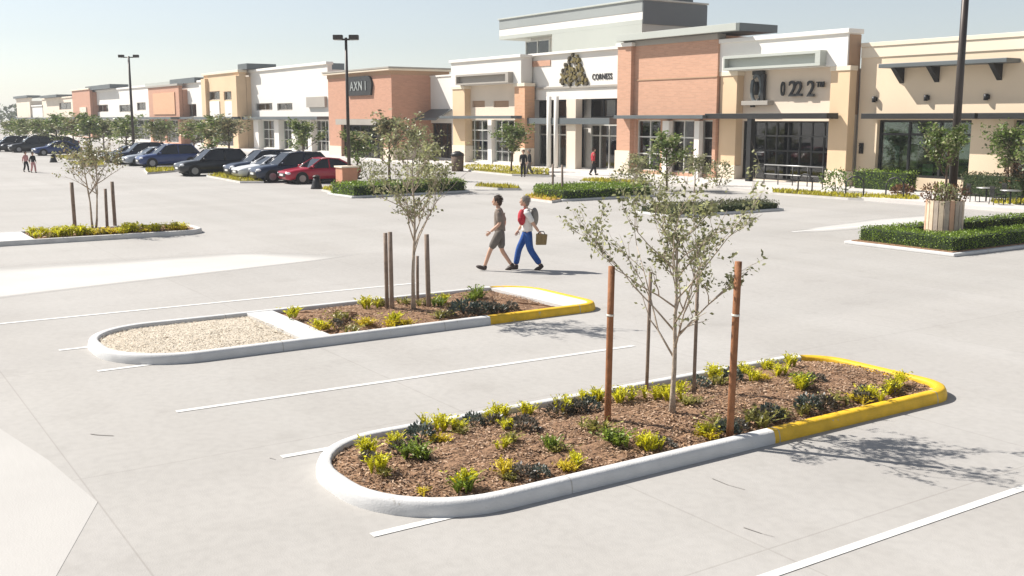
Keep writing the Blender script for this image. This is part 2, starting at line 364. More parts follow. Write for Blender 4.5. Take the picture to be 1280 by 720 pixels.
# ------------------------------------------------------------------ kerbed planting islands
def rrect(x0, x1, y0, y1, r, n=10):
    """closed counter-clockwise outline with corner radii r = (x0y0, x1y0, x1y1, x0y1)"""
    pts = []
    for (cx, cy, rr, a0) in ((x0+r[0],y0+r[0],r[0],PI),(x1-r[1],y0+r[1],r[1],1.5*PI),(x1-r[2],y1-r[2],r[2],0),(x0+r[3],y1-r[3],r[3],.5*PI)):
        for i in range(n+1):
            a = a0 + i/n*PI/2; pts.append((cx+rr*math.cos(a), cy+rr*math.sin(a)))
    out = []
    for i, p in enumerate(pts):                                     # subdivide the long straights
        q = pts[(i+1) % len(pts)]; L = math.hypot(q[0]-p[0], q[1]-p[1]); k = max(1, int(L/.3))
        if L < 1e-6: continue
        for j in range(k): out.append((p[0]+(q[0]-p[0])*j/k, p[1]+(q[1]-p[1])*j/k))
    return out
def normals(o):
    n = len(o); res = []
    for i in range(n):
        a, b = o[i-1], o[(i+1)%n]; dx, dy = b[0]-a[0], b[1]-a[1]; L = math.hypot(dx,dy) or 1; res.append((-dy/L, dx/L))   # inward for CCW
    return res
PROF = [(0,-.02),(.0,.05),(.015,.11),(.03,.138),(.055,.15),(.14,.15),(.158,.14),(.165,.12),(.165,.02)]
def sweep(o, nn, idx, closed=False, scale=1.0):
    b = MB(); vs = []; k = len(PROF)
    for i in idx:
        for (d, z) in PROF: vs.append((o[i][0]+nn[i][0]*d*scale, o[i][1]+nn[i][1]*d*scale, z*scale if z > 0 else z))
    fs = []
    N = len(idx)
    for i in range(N if closed else N-1):
        for j in range(k-1): a = i*k+j; c = ((i+1)%N)*k+j; fs.append((a, c, c+1, a+1))
    if not closed: fs += [tuple(range(k-1,-1,-1)), tuple(range((N-1)*k, N*k))]
    return b.add(vs, fs, 0, True)
def bed(o, nn, inset, z0, rise, spine, noise, mats, chips=0, yr=None, rings=10, seed=1, csize=.016):
    R = random.Random(seed); b = MB(); n = len(o)
    out = [(o[i][0]+nn[i][0]*inset, o[i][1]+nn[i][1]*inset) for i in range(n)]
    if yr: out = [(p[0], min(max(p[1], yr[0]), yr[1])) for p in out]
    (sx, s0, s1) = spine
    vs = []
    def pt(p, t):
        q = (sx, min(max(p[1], s0), s1)); return (p[0]+(q[0]-p[0])*t, p[1]+(q[1]-p[1])*t)
    def hz(t): return z0 + rise*(1-(1-t)**2)
    for r in range(rings+1):
        t = r/rings
        for p in out:
            x, y = pt(p, t); vs.append((x, y, hz(t) + (R.gauss(0, noise) if 0 < r else 0)))
    fs = [(r*n+i, r*n+(i+1)%n, (r+1)*n+(i+1)%n, (r+1)*n+i) for r in range(rings) for i in range(n)]
    b.add(vs, fs, 0, False)
    bx0, bx1, by0, by1 = min(p[0] for p in out), max(p[0] for p in out), min(p[1] for p in out), max(p[1] for p in out)
    for _ in range(chips):
        while True:
            x, y = R.uniform(bx0,bx1), R.uniform(by0,by1)
            f = False
            for i in range(n):
                pa, pd = out[i], out[i-1]
                if (pa[1] > y) != (pd[1] > y) and x < (pd[0]-pa[0])*(y-pa[1])/(pd[1]-pa[1])+pa[0]: f = not f
            if f: break
        t = max(0, min(1, 1-math.hypot(x-sx, y-min(max(y,s0),s1))/(abs(bx1-bx0)/2)))
        L, W = R.uniform(.5,1.6)*csize, R.uniform(.3,.6)*csize; a = R.uniform(0, PI); c, s = math.cos(a), math.sin(a)
        z = hz(t)+R.uniform(.0,.02); k1, k2 = R.uniform(-.4,.4)*L, R.uniform(-.5,.5)*W
        b.add([(x-c*L-s*-W, y-s*L+c*-W, z-k1-k2),(x+c*L-s*-W, y+s*L+c*-W, z+k1-k2),(x+c*L-s*W, y+s*L+c*W, z+k1+k2),(x-c*L-s*W, y-s*L+c*W, z-k1+k2)],[(0,1,2,3)], R.choice((1,1,2,3)))
    return b

# island in front
o1 = rrect(-10.58, -7.93, 4.0, 12.62, (1.15, 1.2, .6, .75)); n1 = normals(o1)
isl1 = thing('planting_island', (-9.25, 8.2, 0), 'nearest kerbed planting island with brown mulch, white kerb and yellow far end', 'planting island')
def is_yellow(p, y_front, y_back): return (p[1] > y_front and p[0] > -9.2) or (p[1] > y_back)
ye = [i for i, p in enumerate(o1) if (p[0] > -8.6 and p[1] > 8.9) or p[1] > 12.2]
s0 = min(ye); e0 = max(ye); wh = list(range(e0, len(o1))) + list(range(0, s0+1))
sweep(o1, n1, wh).build('kerb', 'kerbw', isl1)
k = sweep(o1, n1, list(range(s0, e0+1))).build('kerb', 'kerby', isl1); k['label'] = 'kerb end painted yellow'
bed(o1, n1, .16, .07, .09, (-9.25, 5.0, 11.6), .014, ['mulch','chip1','chip2','chip3'], 26000, seed=3).build('mulch_bed', ['mulch','chip1','chip2','chip3'], isl1)
def bed_z1(x, y):
    d = min(x+10.42, -8.09-x); t = max(0, min(1, d/1.15)); return .07+.09*(1-(1-t)**2)

# second island
o2 = rrect(-18.65, -15.66, 3.4, 12.62, (1.25, 1.3, .5, 1.0)); n2 = normals(o2)
isl2 = thing('planting_island', (-17.15, 8, 0), 'second planting island with pale gravel bed at its left end and yellow right end', 'planting island')
ye = [i for i, p in enumerate(o2) if (p[0] > -16.2 and p[1] > 9.75) or p[1] > 11.75]
s0 = min(ye); e0 = max(ye); wh = list(range(e0, len(o2))) + list(range(0, s0+1))
sweep(o2, n2, wh).build('kerb', 'kerbw', isl2)
k = sweep(o2, n2, list(range(s0, e0+1))).build('kerb', 'kerby', isl2); k['label'] = 'kerb end painted yellow'
bed(o2, n2, .16, .08, .05, (-17.15, 4.6, 6.1), .006, None, 9000, yr=(0,6.4), seed=5, csize=.011).build('gravel_bed', ['gravel','peb1','gravel','peb2'], isl2)
bed(o2, n2, .16, .07, .10, (-17.15, 8.0, 10.6), .014, None, 9000, yr=(6.9,11.75), seed=6).build('mulch_bed', ['mulch','chip1','chip2','chip3'], isl2)
b = MB(); b.prism([(-18.49,6.4),(-15.82,6.4),(-15.82,6.9),(-18.49,6.9)], .0, .142); b.build('divider_strip', 'kerbw', isl2, .01)
out = [(o2[i][0]+n2[i][0]*.163, o2[i][1]+n2[i][1]*.163) for i in range(len(o2))]
poly = [p for p in out if p[1] > 11.75]; poly = [(poly[0][0],11.75)]+poly+[(poly[-1][0],11.75)]
b = MB(); b.prism(poly, 0, .135); b.build('concrete_end', 'kerbw', isl2)
def bed_z2(x, y):
    d = min(x+18.49, -15.82-x); t = max(0, min(1, d/1.3)); return .07+.10*(1-(1-t)**2)

# third island, far left
o3 = rrect(-36.3, -33.45, -1.5, 10.45, (1.2, 1.2, .9, 1.2)); n3 = normals(o3)
isl3 = thing('planting_island', (-34.9, 5, 0), 'third planting island at the left edge, covered in yellow-green plants', 'planting island')
sweep(o3, n3, list(range(len(o3))), True).build('kerb', 'kerbg', isl3)
bed(o3, n3, .16, .07, .1, (-34.9, 6.6, 9.0), .02, None, 2500, yr=(5.3,11), seed=8, csize=.05).build('mulch_bed', ['mulch','chip1','chip2','chip3'], isl3)
out = [(o3[i][0]+n3[i][0]*.163, o3[i][1]+n3[i][1]*.163) for i in range(len(o3))]
b = MB(); b.prism([p for p in out if p[1] < 5.3], 0, .14); b.build('concrete_end', 'kerbw', isl3)

# ------------------------------------------------------------------ plants of the islands
def tuft_mb(kind, seed):
    R = random.Random(seed); b = MB()
    if kind in ('lime', 'green', 'gold', 'olive'):
        n = {'lime':70,'green':64,'gold':90,'olive':46}[kind]; H = {'lime':.30,'green':.30,'gold':.2,'olive':.2}[kind]; S = {'lime':.13,'green':.15,'gold':.19,'olive':.17}[kind]
        stems = [(R.gauss(0,S*.45), R.gauss(0,S*.45)) for _ in range(5 if kind != 'gold' else 9)]
        for i in range(n):
            sx, sy = R.choice(stems); a = R.uniform(0,2*PI); h = H*R.uniform(.5,1.05); lean = R.uniform(.02,1)*S*1.2
            p = Vector((sx,sy,-.02)); q = p+Vector((math.cos(a)*lean*.4, math.sin(a)*lean*.4, h*.6)); r = p+Vector((math.cos(a)*lean*1.2, math.sin(a)*lean*1.2, h))
            w = R.uniform(.010,.02); d = Vector((-math.sin(a),math.cos(a),0))*w
            b.add([p-d*.6,p+d*.6,q+d,q-d],[(0,1,2,3)]); b.add([q-d,q+d,r],[(0,1,2)])
            for _ in range(2):
                t = R.uniform(.4,1); c = q.lerp(r,t); e = Vector((R.gauss(0,1),R.gauss(0,1),R.uniform(.1,1))).normalized()
                L = R.uniform(.035,.06); b.leaf(c, e, L, L*.5)
    else:
        n = 230; S = .17 if kind == 'teal' else .16; H = .24 if kind == 'teal' else .2
        for i in range(n):
            v = Vector((R.gauss(0,1),R.gauss(0,1),abs(R.gauss(0,1)))).normalized()*R.uniform(.55,1)**.7
            p = Vector((v.x*S, v.y*S, v.z*H+.01)); L = R.uniform(.04,.08); b.leaf(p, v+Vector((R.gauss(0,.4),R.gauss(0,.4),.5)), L, L*.5)
        for i in range(6):
            a = R.uniform(0,2*PI); b.tube([(0,0,-.02),(math.cos(a)*S*.5,math.sin(a)*S*.5,H*.5),(math.cos(a)*S*.8,math.sin(a)*S*.8,H*.9)],[.006,.005,.003],4)
    return b
KM = {'lime':'lime','green':'green','gold':'gold','olive':'oliveb','teal':'teal','dusk':'dusk'}
KW = {'lime':'lime-green upright tuft','green':'mid-green grassy tuft','gold':'golden-yellow mound','olive':'small olive plant','teal':'dark blue-green shrub','dusk':'dusky brown-green shrub'}
KN = {'lime':'tuft_plant','green':'tuft_plant','gold':'mound_plant','olive':'small_plant','teal':'low_shrub','dusk':'low_shrub'}
PM = {}
for kd in KM:
    PM[kd] = []
    for s in range(3):
        o = tuft_mb(kd, 11*s+len(kd)).build('tuft_mesh', KM[kd]); PM[kd].append(o.data); bpy.data.objects.remove(o)
ORD = ['first','second','third','fourth','fifth','sixth','seventh','eighth','ninth','tenth','eleventh','twelfth','thirteenth','fourteenth','fifteenth']
XR = {'nearest island':(-10.42,-8.09),'second island':(-18.49,-15.82),'third island':(-36.1,-33.6)}
YR = {'nearest island':(3.9,12.5),'second island':(7,11.6),'third island':(5.3,10.4)}
def plants(lst, zf, cx, half, place, group, z=.1):
    rows = {}
    for (px, py, kd, s) in lst:
        p = G(px, py, z); p.x = max(XR[place][0]+.2*s, min(XR[place][1]-.26*s, p.x)); row = 'front' if p.x > cx+half else ('back' if p.x < cx-half else 'middle'); t = (p.y-YR[place][0])/(YR[place][1]-YR[place][0]); sec = 'left' if t < .34 else ('middle' if t < .67 else 'right'); rows.setdefault((row,kd,sec),[]).append((p.y,p.x,s))
    for (row, kd, sec), L in rows.items():
        L.sort()
        for i, (y, x, s) in enumerate(L):
            o = bpy.data.objects.new(KN[kd], R_.choice(PM[kd])); COL.objects.link(o)
            o.location = (x, y, zf(x,y)); o.rotation_euler = (0,0,R_.uniform(0,6.28)); o.scale = (lambda q: (q*R_.uniform(.85,1.1), q*R_.uniform(.85,1.1), q*R_.uniform(.62,.85)))(s*R_.uniform(.72,1.0))
            where = {'front':'along the front kerb','back':'along the back kerb','middle':'amid the mulch'}[row] + f', {sec} third'
            o['label'] = (f"{ORD[i]} {KW[kd]} from left {where} of {place}" if len(L) > 1 else f"only {KW[kd]} {where} of {place}")
            o['category'] = 'plant'; o['group'] = group
L1 = [(457,574,'lime',.95),(460,582,'dusk',.7),(493,563,'lime',1),(500,571,'dusk',.9),(525,556,'teal',1.05),(547,557,'gold',.9),(556,541,'lime',1.0),(571,541,'lime',.9),(577,545,'olive',.8),(591,533,'teal',1),
 (612,526,'lime',1),(628,525,'lime',1),(620,533,'dusk',.9),(658,518,'lime',1),(635,543,'lime',.8),(654,543,'dusk',1.2),(636,560,'olive',1.1),(633,566,'lime',.6),(688,566,'green',1.1),(704,570,'olive',.9),(708,588,'gold',.8),(722,584,'lime',.8),
 (662,603,'dusk',1),(678,597,'teal',.8),(632,594,'gold',.85),(634,602,'olive',.7),(574,613,'green',.95),(583,612,'lime',.9),(513,582,'green',1),(524,582,'green',.9),(476,596,'lime',1),(481,600,'olive',.8),(528,618,'gold',.45),
 (699,523,'dusk',1.1),(706,519,'lime',1.15),(733,517,'teal',1.15),(722,520,'dusk',.9),(731,503,'lime',.8),(747,503,'lime',1),(743,545,'olive',1.1),(772,508,'lime',1.1),(785,503,'olive',.8),(772,559,'green',1.1),
 (815,567,'lime',1),(828,566,'lime',.8),(836,562,'dusk',.9),(826,503,'lime',1.1),(833,507,'lime',.9),(852,492,'lime',1),(868,512,'olive',1),(874,487,'teal',1),(891,476,'lime',1),(900,484,'olive',1),(915,478,'teal',.9),(930,467,'lime',.8),
 (944,481,'lime',1),(952,478,'gold',.8),(960,463,'lime',1.1),(973,473,'lime',1),(986,461,'lime',.9),(999,491,'lime',1.1),(1008,489,'green',1.1),(1020,482,'dusk',.9),(1076,504,'gold',1),(1086,500,'lime',1),(1104,503,'teal',1.2),(1093,506,'dusk',.9),
 (1126,483,'lime',1.1),(1136,499,'lime',.95),(1145,500,'dusk',.9),(997,534,'teal',1.3),(985,538,'dusk',1.1),(962,537,'olive',1.4),(1012,531,'olive',1),(1040,523,'teal',1.2),(1052,518,'dusk',1),(1028,526,'olive',1),(897,552,'lime',1.05),(904,553,'gold',.8),(925,546,'olive',1.1),(944,546,'dusk',1),(934,550,'teal',.8),(1066,512,'olive',1)]
plants(L1, bed_z1, -9.25, .5, 'nearest island', 'small plants bedded in the nearest island')
L2 = [(368,399,'lime',1.3),(405,413,'gold',1.2),(399,412,'lime',1),(431,403,'olive',1.2),(445,416,'olive',1),(455,389,'lime',1.2),(459,407,'gold',1),(501,407,'lime',1.3),(491,408,'gold',1),(510,407,'gold',.9),(473,384,'olive',1.3),(504,382,'olive',1.2),
 (546,385,'green',1.2),(555,383,'lime',1),(591,380,'green',1.4),(598,377,'green',1.3),(580,393,'teal',1.4),(604,392,'teal',1.3),(617,390,'dusk',1.4),(632,391,'teal',1.1),(645,389,'dusk',1.2),(603,397,'dusk',1),(552,397,'olive',1.1),(570,389,'olive',1.3),(420,410,'dusk',1),(530,384,'olive',1),(560,396,'dusk',1)]
plants(L2, bed_z2, -17.15, .45, 'second island', 'small plants bedded in the second island', .12)
L3 = []
for i in range(34):
    t = i/33; px = 38+t*205; L3.append((px, 297-t*6+R_.uniform(-5,4.5), R_.choice(['lime','gold','gold','lime','olive','lime']), R_.uniform(1.25,1.9)))
plants(L3, lambda x, y: .12, -34.9, .5, 'third island', 'yellow-green plants covering the third island', .1)

# ------------------------------------------------------------------ trees
def tree_meshes(seed, H, clear, spread, limbs, leaves, ls, tr, vase=1.0, lowbare=0.0, stems=1, tilt=(0,0), gap=.35, wild=1.0):
    """trunk and crown, spread = crown half width; limbs curve up and out, leaves sit round the twigs"""
    R = random.Random(seed); T = MB(); C = MB(); tips = []
    def grow(p, d, L, r, depth):
        n = 4; pts = [p.copy()]; rr = [r]; q = p.copy(); dd = d.normalized()
        for i in range(n):
            dd = (dd + Vector((R.gauss(0,.16*wild),R.gauss(0,.16*wild),R.gauss(.05,.09)))).normalized(); q = q + dd*L/n; pts.append(q.copy()); rr.append(r*(1-.72*(i+1)/n))
        T.tube(pts, rr, 5 if depth else 7, 0)
        if depth >= 2: tips.append(pts); return
        tips.append(pts[2:])
        for j in range(3 if depth else 4):
            k = R.randint(1, n); a = R.uniform(0, 2*PI); side = Vector((math.cos(a), math.sin(a), R.uniform(.1,.9)))
            grow(pts[k], (dd*.8+side*.75), L*R.uniform(.32,.55), rr[k]*.7+.002, depth+1)
    for st in range(stems):
        a0 = 2*PI*st/max(stems,1)+.4; off = Vector((math.cos(a0),math.sin(a0),0))*(.07*H/3 if stems > 1 else 0)
        pts = []; n = 8; wob = Vector((0,0,0))
        for i in range(n+1):
            t = i/n; wob += Vector((R.gauss(0,.008),R.gauss(0,.008),0))*H*.6
            out = off*(1+t*3.5) if stems > 1 else Vector((0,0,0))
            pts.append(Vector((tilt[0]*t, tilt[1]*t, t*H*.86)) + out + (wob if i else Vector((0,0,0))))
        rad = [tr*(1-.8*i/n)*(1 if stems == 1 else .65) for i in range(n+1)]; rad[0] *= 1.35; pts[0].z = -.05
        T.tube(pts, rad, 9, 0); tips.append(pts[-2:])
        for i in range(limbs//stems):
            t = clear/H/.86 + (.93-clear/H/.86)*((i+.5)/(limbs/stems))**.85; t = min(.98, t)
            k = min(n-1, int(t*n)); p = pts[k].lerp(pts[k+1], t*n-k); a = i*2.4+seed+st*1.9+R.uniform(-.5,.5)
            up = R.uniform(.75,1.25)*vase; prof = 1-.72*((t-.2)/.8)**1.6 if t > .2 else 1
            grow(p, Vector((math.cos(a), math.sin(a), up)), spread*1.18*max(.35,prof)*R.uniform(.75,1.15), tr*.46*(1-.5*t), 0)
    pool = []
    for pts in tips:
        zt = sum(p.z for p in pts)/len(pts)/H
        w = max(.0, min(1, (zt-lowbare)/.18)) if lowbare else 1
        if R.random() < gap*.6 and R.random() < .8: w *= .25
        if w > 0: pool.append((pts, w))
    tot = sum(w for _, w in pool) or 1
    for pts, w in pool:
        nl = int(leaves*w/tot+R.random())
        for i in range(nl):
            k = R.randrange(len(pts)-1) if len(pts) > 1 else 0; p = pts[k].lerp(pts[min(k+1,len(pts)-1)], R.random())
            p = p + Vector((R.gauss(0,1),R.gauss(0,1),R.gauss(0,.8)))*ls*.65
            L = ls*R.uniform(.6,1.25); C.leaf(p, Vector((R.gauss(0,1),R.gauss(0,1),R.gauss(-.15,.8))), L, L*R.uniform(.45,.65), 0 if R.random() < .72 else 1)
    return T, C
def tree(loc, label, args, leaf=('leafo','leafy'), bark='bark', name='young_tree', rz=0, group=None, cat='tree', sc=1):
    r = thing(name, loc, label, cat, group)
    T, C = tree_meshes(**args); T.build('trunk', bark, r, world=False); C.build('crown', list(leaf), r, world=False)
    r.rotation_euler = (0,0,rz); r.scale = (sc,sc,sc); return r
t1 = G(840,520,.12)
tree((t1.x,t1.y,.13), 'young vase-shaped tree with sparse leaves staked on the nearest island', dict(seed=21,H=2.68,clear=.62,spread=1.3,limbs=16,leaves=3000,ls=.062,tr=.036,vase=1.1,lowbare=.42,gap=.5,wild=1.0), rz=.6)
t2 = G(517,389,.12)
tree((t2.x,t2.y,.14), 'airy young tree growing between thin stakes on the second island', dict(seed=5,H=3.3,clear=.95,spread=1.35,limbs=16,leaves=1900,ls=.07,tr=.04,vase=1.0,lowbare=.26,gap=.45,wild=1.1), leaf=('leafo','leafy'), rz=1.2)
t3 = G(118,287,.1)
tree((t3.x,t3.y,.12), 'small multi-stemmed tree with bare lower branches on the third island', dict(seed=9,H=2.75,clear=.9,spread=1.15,limbs=16,leaves=1500,ls=.10,tr=.05,vase=.9,lowbare=.6,stems=4,gap=.4), leaf=('leafo','leaft'), rz=.2)

# ------------------------------------------------------------------ stakes
def stake(px, py, top, r, m, label, ties=True, zb=.1):
    p = G(px, py, zb); h = Z_stake(p, px, top)
    o = thing('tree_stake', (p.x, p.y, 0), label, 'stake', 'stakes holding the young trees')
    b = MB(); lean = Vector((R_.uniform(-.015,.015), R_.uniform(-.015,.015), 0))
    pts = [Vector((p.x,p.y,zb-.15))+lean*t*h+Vector((0,0,t*(h-zb+.15))) for t in (0,.33,.66,1)]
    b.tube(pts, [r*1.03, r, r, r*.98], 12); b.build('post', m, o)
    if ties:
        q = pts[0].lerp(pts[3], .72); b = MB(); b.tube([q-Vector((0,0,.012)), q+Vector((0,0,.012))], r*1.12, 12); b.tube([q, q+Vector((-r*2.2,r*.6,.0))], .005, 6); b.build('tie', 'tie', o)
    return o
def Z_stake(p, px, top):
    d = (p.xy).length; lo, hi = 0, 6
    for _ in range(40):
        m = (lo+hi)/2; v = Vector((p.x,p.y,m))-CAM; y = 360-F_PX*v.dot(UC)/v.dot(FC)
        if y > top: lo = m
        else: hi = m
    return lo
stake(759,532,333,.040,'stake','thick rust-brown stake left of the nearest tree')
stake(912,545,327,.042,'stake','thick rust-brown stake right of the nearest tree')
stake(808,489,340,.024,'stakeg','thin grey-brown stake behind and left of the nearest tree', False)
stake(867,494,345,.024,'stakeg','thin grey-brown stake just behind and right of the nearest tree', False)
stake(484,389,291,.038,'stakeg','leftmost thin stake of the second island', False)
stake(490,391,290,.042,'stakeg','stake close beside the leftmost one on the second island', False)
stake(522,382,320,.03,'stakeg','short stake directly behind the tree trunk on the second island', False)
stake(536,388,293,.046,'stakeg','rightmost brown stake of the second island', False)
stake(94,287,228,.06,'stakeg','lone stake left of the small tree on the third island', False)
stake(134,285,236,.05,'stakeg','stake nearest the trunk right of the third island tree', False)
stake(144,284,227,.06,'stakeg','rightmost stake on the third island', False)

# ------------------------------------------------------------------ clipped hedges and planting strips
def hedge(poly, h, label, leaf='hedge', dens=170, ls=.085, z0=0.0, wob=.04, kerb=None, name='hedge'):
    cx = sum(p[0] for p in poly)/len(poly); cy = sum(p[1] for p in poly)/len(poly)
    poly = ccw(poly); o = thing(name, (cx,cy,0), label, 'hedge')
    b = MB()
    ins = [(cx+(p[0]-cx)*(1-.08/max(.3,abs(p[0]-cx)+abs(p[1]-cy))), cy+(p[1]-cy)*(1-.08/max(.3,abs(p[0]-cx)+abs(p[1]-cy)))) for p in poly]
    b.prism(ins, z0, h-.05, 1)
    R = random.Random(int(abs(cx*31+cy*7)))
    n = len(poly)
    def put(p, nrm):
        q = Vector(p)+nrm*R.gauss(0,wob)
        L = ls*R.uniform(.6,1.3); b.leaf(q, nrm*R.uniform(.2,1)+Vector((R.gauss(0,.7),R.gauss(0,.7),R.gauss(.3,.6))), L, L*.6, 0)
    for i in range(n):
        p, q = poly[i], poly[(i+1)%n]; L = math.hypot(q[0]-p[0], q[1]-p[1]); nr = Vector((q[1]-p[1], -(q[0]-p[0]), 0)).normalized()
        for _ in range(int(L*(h-z0)*dens)):
            t = R.random(); put((p[0]+(q[0]-p[0])*t, p[1]+(q[1]-p[1])*t, R.uniform(z0+.01,h)), nr)
    xs = [p[0] for p in poly]; ys = [p[1] for p in poly]
    def inside(x, y):
        c = False
        for i in range(n):
            a, d = poly[i], poly[i-1]
            if (a[1] > y) != (d[1] > y) and x < (d[0]-a[0])*(y-a[1])/(d[1]-a[1])+a[0]: c = not c
        return c
    for _ in range(int((max(xs)-min(xs))*(max(ys)-min(ys))*dens)):
        x, y = R.uniform(min(xs),max(xs)), R.uniform(min(ys),max(ys))
        if inside(x, y): put((x,y,h), Vector((0,0,1)))
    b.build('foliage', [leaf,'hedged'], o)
    if kerb:
        k = MB(); g = [(cx+(p[0]-cx)*(1+kerb/max(.4,abs(p[0]-cx))), cy+(p[1]-cy)*(1+kerb/max(.4,abs(p[1]-cy)))) for p in poly]; k.prism(g, 0, .1); k.build('kerb','kerbw',o,.02)
    return o
def rc(x0,x1,y0,y1): return [(x0,y0),(x1,y0),(x1,y1),(x0,y1)]
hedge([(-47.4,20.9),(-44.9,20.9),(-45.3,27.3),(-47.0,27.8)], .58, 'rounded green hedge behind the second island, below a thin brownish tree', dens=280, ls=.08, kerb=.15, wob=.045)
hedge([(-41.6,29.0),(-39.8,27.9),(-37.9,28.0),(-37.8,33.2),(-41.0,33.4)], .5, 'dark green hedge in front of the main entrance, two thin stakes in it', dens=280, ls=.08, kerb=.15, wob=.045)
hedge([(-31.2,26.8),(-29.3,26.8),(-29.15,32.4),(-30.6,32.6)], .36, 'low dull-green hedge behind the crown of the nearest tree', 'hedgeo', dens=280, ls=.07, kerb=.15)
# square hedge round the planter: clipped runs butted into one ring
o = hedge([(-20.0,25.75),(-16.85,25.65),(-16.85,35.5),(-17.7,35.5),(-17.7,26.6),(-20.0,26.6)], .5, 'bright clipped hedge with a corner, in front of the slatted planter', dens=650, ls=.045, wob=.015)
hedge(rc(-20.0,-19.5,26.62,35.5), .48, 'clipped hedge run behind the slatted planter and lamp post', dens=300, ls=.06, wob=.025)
pb = thing('planting_bed', (-18.4,30.6,0), 'white-kerbed mulch bed under the square hedge and slatted planter', 'planting bed')
b = MB(); b.prism(rc(-20.25,-16.6,25.4,36.2), 0, .09); b.build('kerb','kerbw',pb,.02); b = MB(); b.prism(rc(-20.1,-16.75,25.55,36.0), .02, .115); b.build('mulch_bed','mulch',pb)
hy = 45.25
hedge([(X_(1082,hy),hy-.7),(X_(1150,hy),hy-.7),(X_(1150,hy),hy+.1),(X_(1082,hy),hy+.1)], 1.05, 'dark hedge under the big dark window of the sand-coloured shop', 'hedge', dens=150, ls=.09, z0=.15)
hedge([(X_(1222,hy),hy-.9),(X_(1300,hy),hy-.9),(X_(1300,hy),hy),(X_(1222,hy),hy)], 1.15, 'dark hedge against the sand-coloured wall behind the patio tables', 'hedgeo', dens=150, ls=.09, z0=.15)

def strip(px, label, soil='soil', n=900, h=.16, hgt=.1):
    poly = ccw([(G(*p).x, G(*p).y) for p in px]); cx = sum(p[0] for p in poly)/len(poly); cy = sum(p[1] for p in poly)/len(poly)
    o = thing('planting_strip', (cx,cy,0), label, 'planting strip'); b = MB(); b.prism(poly, 0, hgt); b.build('kerb','kerbg',o)
    ins = [(cx+(p[0]-cx)*.955, cy+(p[1]-cy)*.955) for p in poly]
    b = MB(); b.prism(ins, .01, hgt+.03); b.build('soil', soil, o)
    R = random.Random(int(abs(cx)*13)); g = MB(); xs = [p[0] for p in ins]; ys = [p[1] for p in ins]; c = 0
    def inside(x, y):
        f = False
        for i in range(len(ins)):
            a, d = ins[i], ins[i-1]
            if (a[1] > y) != (d[1] > y) and x < (d[0]-a[0])*(y-a[1])/(d[1]-a[1])+a[0]: f = not f
        return f
    while c < n:
        x, y = R.uniform(min(xs),max(xs)), R.uniform(min(ys),max(ys))
        if not inside(x,y): c += .02; continue
        a = R.uniform(0,6.28); w = R.uniform(.03,.07); hh = h*R.uniform(.5,1.2)
        g.add([(x-w*math.cos(a),y-w*math.sin(a),hgt+.02),(x+w*math.cos(a),y+w*math.sin(a),hgt+.02),(x+R.gauss(0,.05),y+R.gauss(0,.05),hgt+.03+hh)],[(0,1,2)]); c += 1
    struct(g.build('groundcover', 'grass', o), 'stuff'); return o
strip([(574,211),(590,215),(640,220),(689,221),(689,214),(655,211),(620,209),(590,208)], 'curved yellow-green strip in front of the main entrance walkers', n=1600)
strip([(592,235),(630,238),(652,238),(640,235),(600,233)], 'thin grassy strip right of the rounded green hedge', n=300)
strip([(722,228),(790,233),(815,232),(800,229),(740,226)], 'pale grassy strip between the dark hedge and main entrance doors', n=600)
strip([(962,243),(1060,250),(1152,254),(1152,250),(1060,246.5),(962,240)], 'long thin grassy strip along the walk before the lettered shop', n=1500)
strip([(1238,259),(1300,261),(1300,255),(1238,254)], 'short grassy strip by the patio tables at the right edge', n=500)
strip([(180,213),(184,218),(226,214.5),(228,211.5)], 'yellow-green strip between the blue car and the black car', n=500)
strip([(258,221),(300,229),(330,229),(326,222),(280,218.5)], 'orange-green strip in front of the white car nose', n=700)
strip([(68,197),(84,200),(108,199),(98,195)], 'far yellow-green strip right of the lone blue car', n=200)
strip([(86,204),(100,209),(132,208.5),(128,202)], 'yellow-green strip behind the third island tree crown', n=250)
strip([(402,239),(440,247),(448,240),(425,234.5)], 'bright yellow-green strip left of the rounded green hedge', n=700)
strip([(652,249),(690,254),(706,251),(690,247.5),(664,246)], 'small orange mulch bed left of the dark green hedge', 'soilo', n=120)

